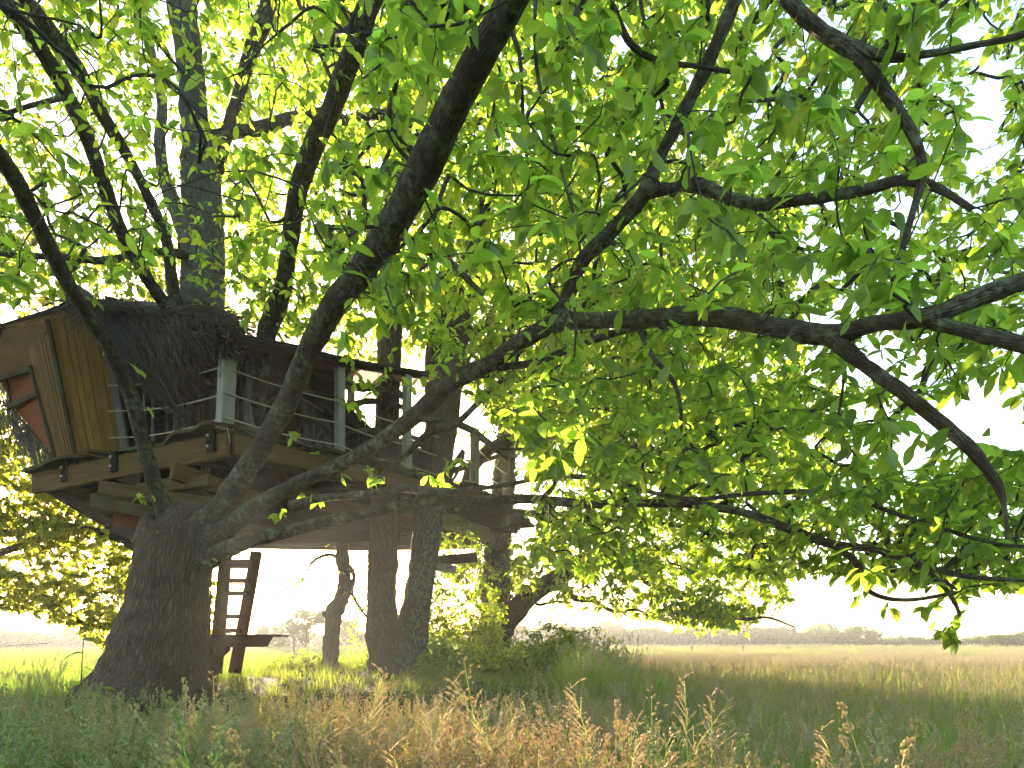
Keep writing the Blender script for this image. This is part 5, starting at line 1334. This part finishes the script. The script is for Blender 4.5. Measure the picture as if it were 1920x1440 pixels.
def stalk_mesh(seed, kind, n, r, h0, h1, mats):
    rr = np.random.default_rng(seed); V, Fq, T = [], [], []; mi = []
    for i in range(n):
        a = rr.uniform(0, 6.283); q = rr.random() ** .5 * r; b = np.array((math.cos(a) * q, math.sin(a) * q, 0)); a2 = rr.uniform(0, 6.283)
        h = rr.uniform(h0, h1); lean = np.array((math.cos(a2), math.sin(a2), 0)) * rr.uniform(.05, .28); tn = rr.random()
        f = lambda t: b + lean * h * t * t + np.array((0, 0, h * t * (1 - .04 * t)))
        off = len(V); m0 = len(Fq)
        for k in range(5):
            c = f(k / 4 * .98); w = .0016
            V += [tuple(c + (w, 0, 0)), tuple(c - (w, .0, 0)), tuple(c + (0, w * 1.5, 0))]; T += [tn] * 3
        for k in range(4):
            for j in range(3): j2 = (j + 1) % 3; Fq.append((off + 3 * k + j, off + 3 * k + j2, off + 3 * k + 3 + j2, off + 3 * k + 3 + j))
        mi += [0] * (len(Fq) - m0); m0 = len(Fq)
        if kind == 'cock':      # clustered one sided lumps
            for k in range(7):
                t = 1 - k * .024 - (0 if k < 4 else (k - 3) * .014); c = f(t); br = 0 if k < 4 else (.018 + (k - 3) * .014)
                an = a2 + rr.normal() * .5 + (math.pi if k == 6 else 0); o = np.array((math.cos(an), math.sin(an), .55)) * br
                for e in range(6):
                    d = np.array((math.cos(an) + rr.normal() * .6, math.sin(an) + rr.normal() * .6, 1.1)); lens(V, Fq, T, c + o + rr.normal(size=3) * .007, d, rr.uniform(.011, .020), .0048, tn)
        elif kind == 'fog':     # soft feathery plume
            for k in range(34):
                t = 1 - rr.random() * .17; c = f(t); sp = (1 - t) / .17; an = rr.uniform(0, 6.283)
                d = np.array((math.cos(an), math.sin(an), 1.3)); lens(V, Fq, T, c + np.array((math.cos(an), math.sin(an), .6)) * .028 * sp * rr.random(), d, rr.uniform(.014, .024), .0042, tn)
        elif kind == 'oat':     # loose open panicle on thin side branches
            for k in range(22):
                t = 1 - rr.random() * .26; c = f(t); an = a2 + rr.normal() * 1.4; L = rr.uniform(.02, .07) * ((1 - t) / .26 + .4)
                e = c + np.array((math.cos(an), math.sin(an), .9)) * L; o2 = len(V); V += [tuple(c), tuple(c + (.0012, 0, 0)), tuple(e + (.0012, 0, 0)), tuple(e)]; T += [tn] * 4; Fq.append((o2, o2 + 1, o2 + 2, o2 + 3))
                lens(V, Fq, T, e, np.array((math.cos(an), math.sin(an), .5)), rr.uniform(.018, .028), .0045, tn)
        elif kind == 'tail':
            for k in range(26):
                t = 1 - k / 26 * .10; c = f(t); an = rr.uniform(0, 6.283); lens(V, Fq, T, c, np.array((math.cos(an) * .5, math.sin(an) * .5, 1)), .018, .005, tn)
        mi += [1] * (len(Fq) - m0)
    me = mesh_np('stalk', V, Fq, smooth=False, attrs={'tint': ('FLOAT', 'POINT', T)}, mat_idx=mi)
    for m_ in mats: me.materials.append(m_)
    return me

def scatter(name, label, xyz, rot, scl, vid, meshes, extra_kind='stuff'):
    me = bpy.data.meshes.new(name); n = len(xyz)
    me.vertices.add(n); me.vertices.foreach_set('co', np.asarray(xyz, np.float32).ravel())
    for nm, typ, arr, key in (('rot', 'FLOAT_VECTOR', rot, 'vector'), ('scl', 'FLOAT_VECTOR', scl, 'vector')):
        a = me.attributes.new(nm, typ, 'POINT'); a.data.foreach_set(key, np.asarray(arr, np.float32).ravel())
    a = me.attributes.new('vid', 'INT', 'POINT'); a.data.foreach_set('value', np.asarray(vid, np.int32))
    me.update()
    o = link(name, me); tag(o, label, kind=extra_kind)
    ng = bpy.data.node_groups.new(name + '_nodes', 'GeometryNodeTree')
    ng.interface.new_socket('Geometry', in_out='INPUT', socket_type='NodeSocketGeometry')
    ng.interface.new_socket('Geometry', in_out='OUTPUT', socket_type='NodeSocketGeometry')
    gi = ng.nodes.new('NodeGroupInput'); go = ng.nodes.new('NodeGroupOutput')
    iop = ng.nodes.new('GeometryNodeInstanceOnPoints'); ng.links.new(gi.outputs[0], iop.inputs['Points'])
    jn = ng.nodes.new('GeometryNodeJoinGeometry')
    for m_ in reversed(meshes):          # the join node puts the last link first
        ob = bpy.data.objects.new(m_.name + '_source', m_)
        oi = ng.nodes.new('GeometryNodeObjectInfo'); oi.inputs['Object'].default_value = ob; oi.inputs['As Instance'].default_value = True
        ng.links.new(oi.outputs['Geometry'], jn.inputs[0])
    ng.links.new(jn.outputs[0], iop.inputs['Instance']); iop.inputs['Pick Instance'].default_value = True
    def named(nm, typ):
        q = ng.nodes.new('GeometryNodeInputNamedAttribute'); q.data_type = typ; q.inputs['Name'].default_value = nm
        return [s for s in q.outputs if s.enabled and s.name == 'Attribute'][0]
    ng.links.new(named('vid', 'INT'), iop.inputs['Instance Index'])
    e2r = ng.nodes.new('FunctionNodeEulerToRotation'); ng.links.new(named('rot', 'FLOAT_VECTOR'), e2r.inputs[0]); ng.links.new(e2r.outputs[0], iop.inputs['Rotation'])
    ng.links.new(named('scl', 'FLOAT_VECTOR'), iop.inputs['Scale']); ng.links.new(iop.outputs[0], go.inputs[0])
    md = o.modifiers.new('scatter', 'NODES'); md.node_group = ng
    return o

def frustum_pts(Y0, Y1, n, marg=.62, extra=1.0):
    """points on the meadow, even in area, wider than the view"""
    Y = np.sqrt(RNG.uniform(Y0 ** 2, Y1 ** 2, n)); X = RNG.uniform(-1, 1, n) * (.75 + .12) * Y + RNG.uniform(-1, 1, n) * extra
    return X, Y
def place(name, label, sets, meshes, keep=None, tilt=.12):
    XX, SS, VV = [], [], []
    for (Y0, Y1, n, s0, s1, ids) in sets:
        X, Y = frustum_pts(Y0, Y1, n)
        k = keep(X, Y) if keep else np.ones(n, bool)
        X, Y = X[k], Y[k]; m = len(X); z = gz(X, Y) - .02
        XX.append(np.stack([X, Y, z], 1)); s = RNG.uniform(s0, s1, m); SS.append(np.stack([s, s, s * RNG.uniform(.8, 1.15, m)], 1)); VV.append(RNG.choice(ids, m))
    xyz = np.vstack(XX); m = len(xyz)
    rot = np.stack([RNG.normal(0, tilt, m), RNG.normal(0, tilt, m), RNG.uniform(0, 6.283, m)], 1)
    scatter(name, label, xyz, rot, np.vstack(SS), np.concatenate(VV), meshes); print(name, m)

def on_bank(X, Y): return (X > -6.6) & (X < 1.0) & (Y > 9.4) & (Y < 21)
def trunk_clear(X, Y): return ((X + 4.95) ** 2 + (Y - 9.6) ** 2 > .75) & ((X + 2.3) ** 2 + (Y - 14) ** 2 > .6)
tufts = [tuft_mesh(11, 26, .10, .45, .85, .009, M['blade']), tuft_mesh(12, 22, .12, .35, .7, .011, M['blade'], (.4, 1.1)), tuft_mesh(13, 30, .14, .5, .95, .008, M['blade'], (.0, .6)),
         tuft_mesh(14, 40, .30, .45, .9, .016, M['blade'], (.1, .9), 3)]
def mound(X, Y): return ((X - 1.3) / 2.2) ** 2 + ((Y - 13.2) / 2.0) ** 2 < 1
def nb(X, Y): return ~on_bank(X, Y) & trunk_clear(X, Y) & ~mound(X, Y) & ~((X > -6.4) & (X < .6) & (Y > 7.7) & (Y < 10))
place('meadow_grass', 'long green grass blades filling the meadow', [(1.6, 7, 6500, .7, 1.0, [0, 1, 2]), (7, 14, 12000, .75, 1.0, [0, 1, 2]), (14, 32, 14000, .8, 1.1, [3]), (32, 75, 14000, 1.0, 1.4, [3])], tufts, nb)
stalks = [stalk_mesh(21, 'cock', 3, .08, .8, 1.05, (M['blade'], M['seed_green'])), stalk_mesh(22, 'fog', 4, .10, .75, 1.0, (M['blade'], M['seed'])),
          stalk_mesh(23, 'oat', 3, .10, .85, 1.2, (M['blade'], M['seed'])), stalk_mesh(24, 'tail', 3, .08, .75, 1.0, (M['blade'], M['seed_green'])), stalk_mesh(25, 'fog', 9, .35, .8, 1.05, (M['blade'], M['seed_far'])),
          stalk_mesh(26, 'cock', 3, .08, .8, 1.05, (M['seed'], M['seed'])), stalk_mesh(27, 'fog', 5, .16, .75, 1.05, (M['blade'], M['seed_far']))]
def side(X, Y): return X / Y + RNG.normal(0, .07, len(X))
def left_mask(X, Y): return nb(X, Y) & (side(X, Y) < -.38)
def mid_mask(X, Y): s_ = side(X, Y); return nb(X, Y) & (s_ >= -.36) & (s_ < .14)
def right_mask(X, Y): return nb(X, Y) & (side(X, Y) >= .04)
place('cocksfoot_grass', 'grey-green cocksfoot grass heads in the left foreground', [(1.5, 3.2, 900, 1.05, 1.25, [0, 0, 0, 0, 3]), (3, 8, 2200, .85, 1.1, [0, 0, 0, 3, 1])], stalks, left_mask)
place('straw_grass', 'golden straw coloured flowering grass in the middle foreground', [(1.6, 3.4, 1000, 1.0, 1.22, [5, 1, 1, 2, 5]), (3, 7.2, 2800, .80, 1.0, [5, 1, 1, 2, 5, 6]), (10.5, 16, 700, .7, .9, [1, 6])], stalks, mid_mask)  # straw heads; the warm sun streak is partly put into this golden band
place('meadow_seed_heads', 'scattered pinkish and green seed heads across the open meadow at right', [(1.6, 3.6, 330, .95, 1.18, [5, 1, 2, 3, 0]), (3, 8, 1000, .75, 1.0, [6, 2, 0, 3, 3, 1]), (8, 18, 5200, .78, 1.0, [6, 6, 6, 2, 3]), (18, 36, 13000, .85, 1.1, [4]), (36, 75, 12000, .9, 1.25, [4])], stalks, right_mask)
place('pale_field_grass', 'pale flowering grass in the misty field at left', [(8, 36, 2600, .8, 1.0, [1, 4]), (36, 75, 5000, .9, 1.3, [4])], stalks, lambda X, Y: nb(X, Y) & (X / Y < .04))
# short growth on the bank
low = [tuft_mesh(31, 16, .08, .10, .28, .008, M['blade_low'], (.2, 1)), tuft_mesh(32, 12, .10, .15, .4, .010, M['blade_low'], (.4, 1.1))]
place('bank_grass', 'short bright grass and weeds on the earth bank under the platform', [(7.6, 21, 11000, .7, 1.2, [0, 1])], low,
      lambda X, Y: (on_bank(X, Y) | ((X > -6.4) & (X < .6) & (Y > 7.7) & (Y < 10))) & trunk_clear(X, Y) & (RNG.random(len(X)) < np.where((Y > 16.5) | (X > -2), .9, np.where(Y < 9.6, .45, .25))))
# sunlit short grass left of the thick trunk
place('short_grass', 'bright short grass at the left edge beside the thick trunk', [(7.5, 13, 9000, .9, 1.4, [0, 1])], low, lambda X, Y: (X < -5.6) & trunk_clear(X, Y))
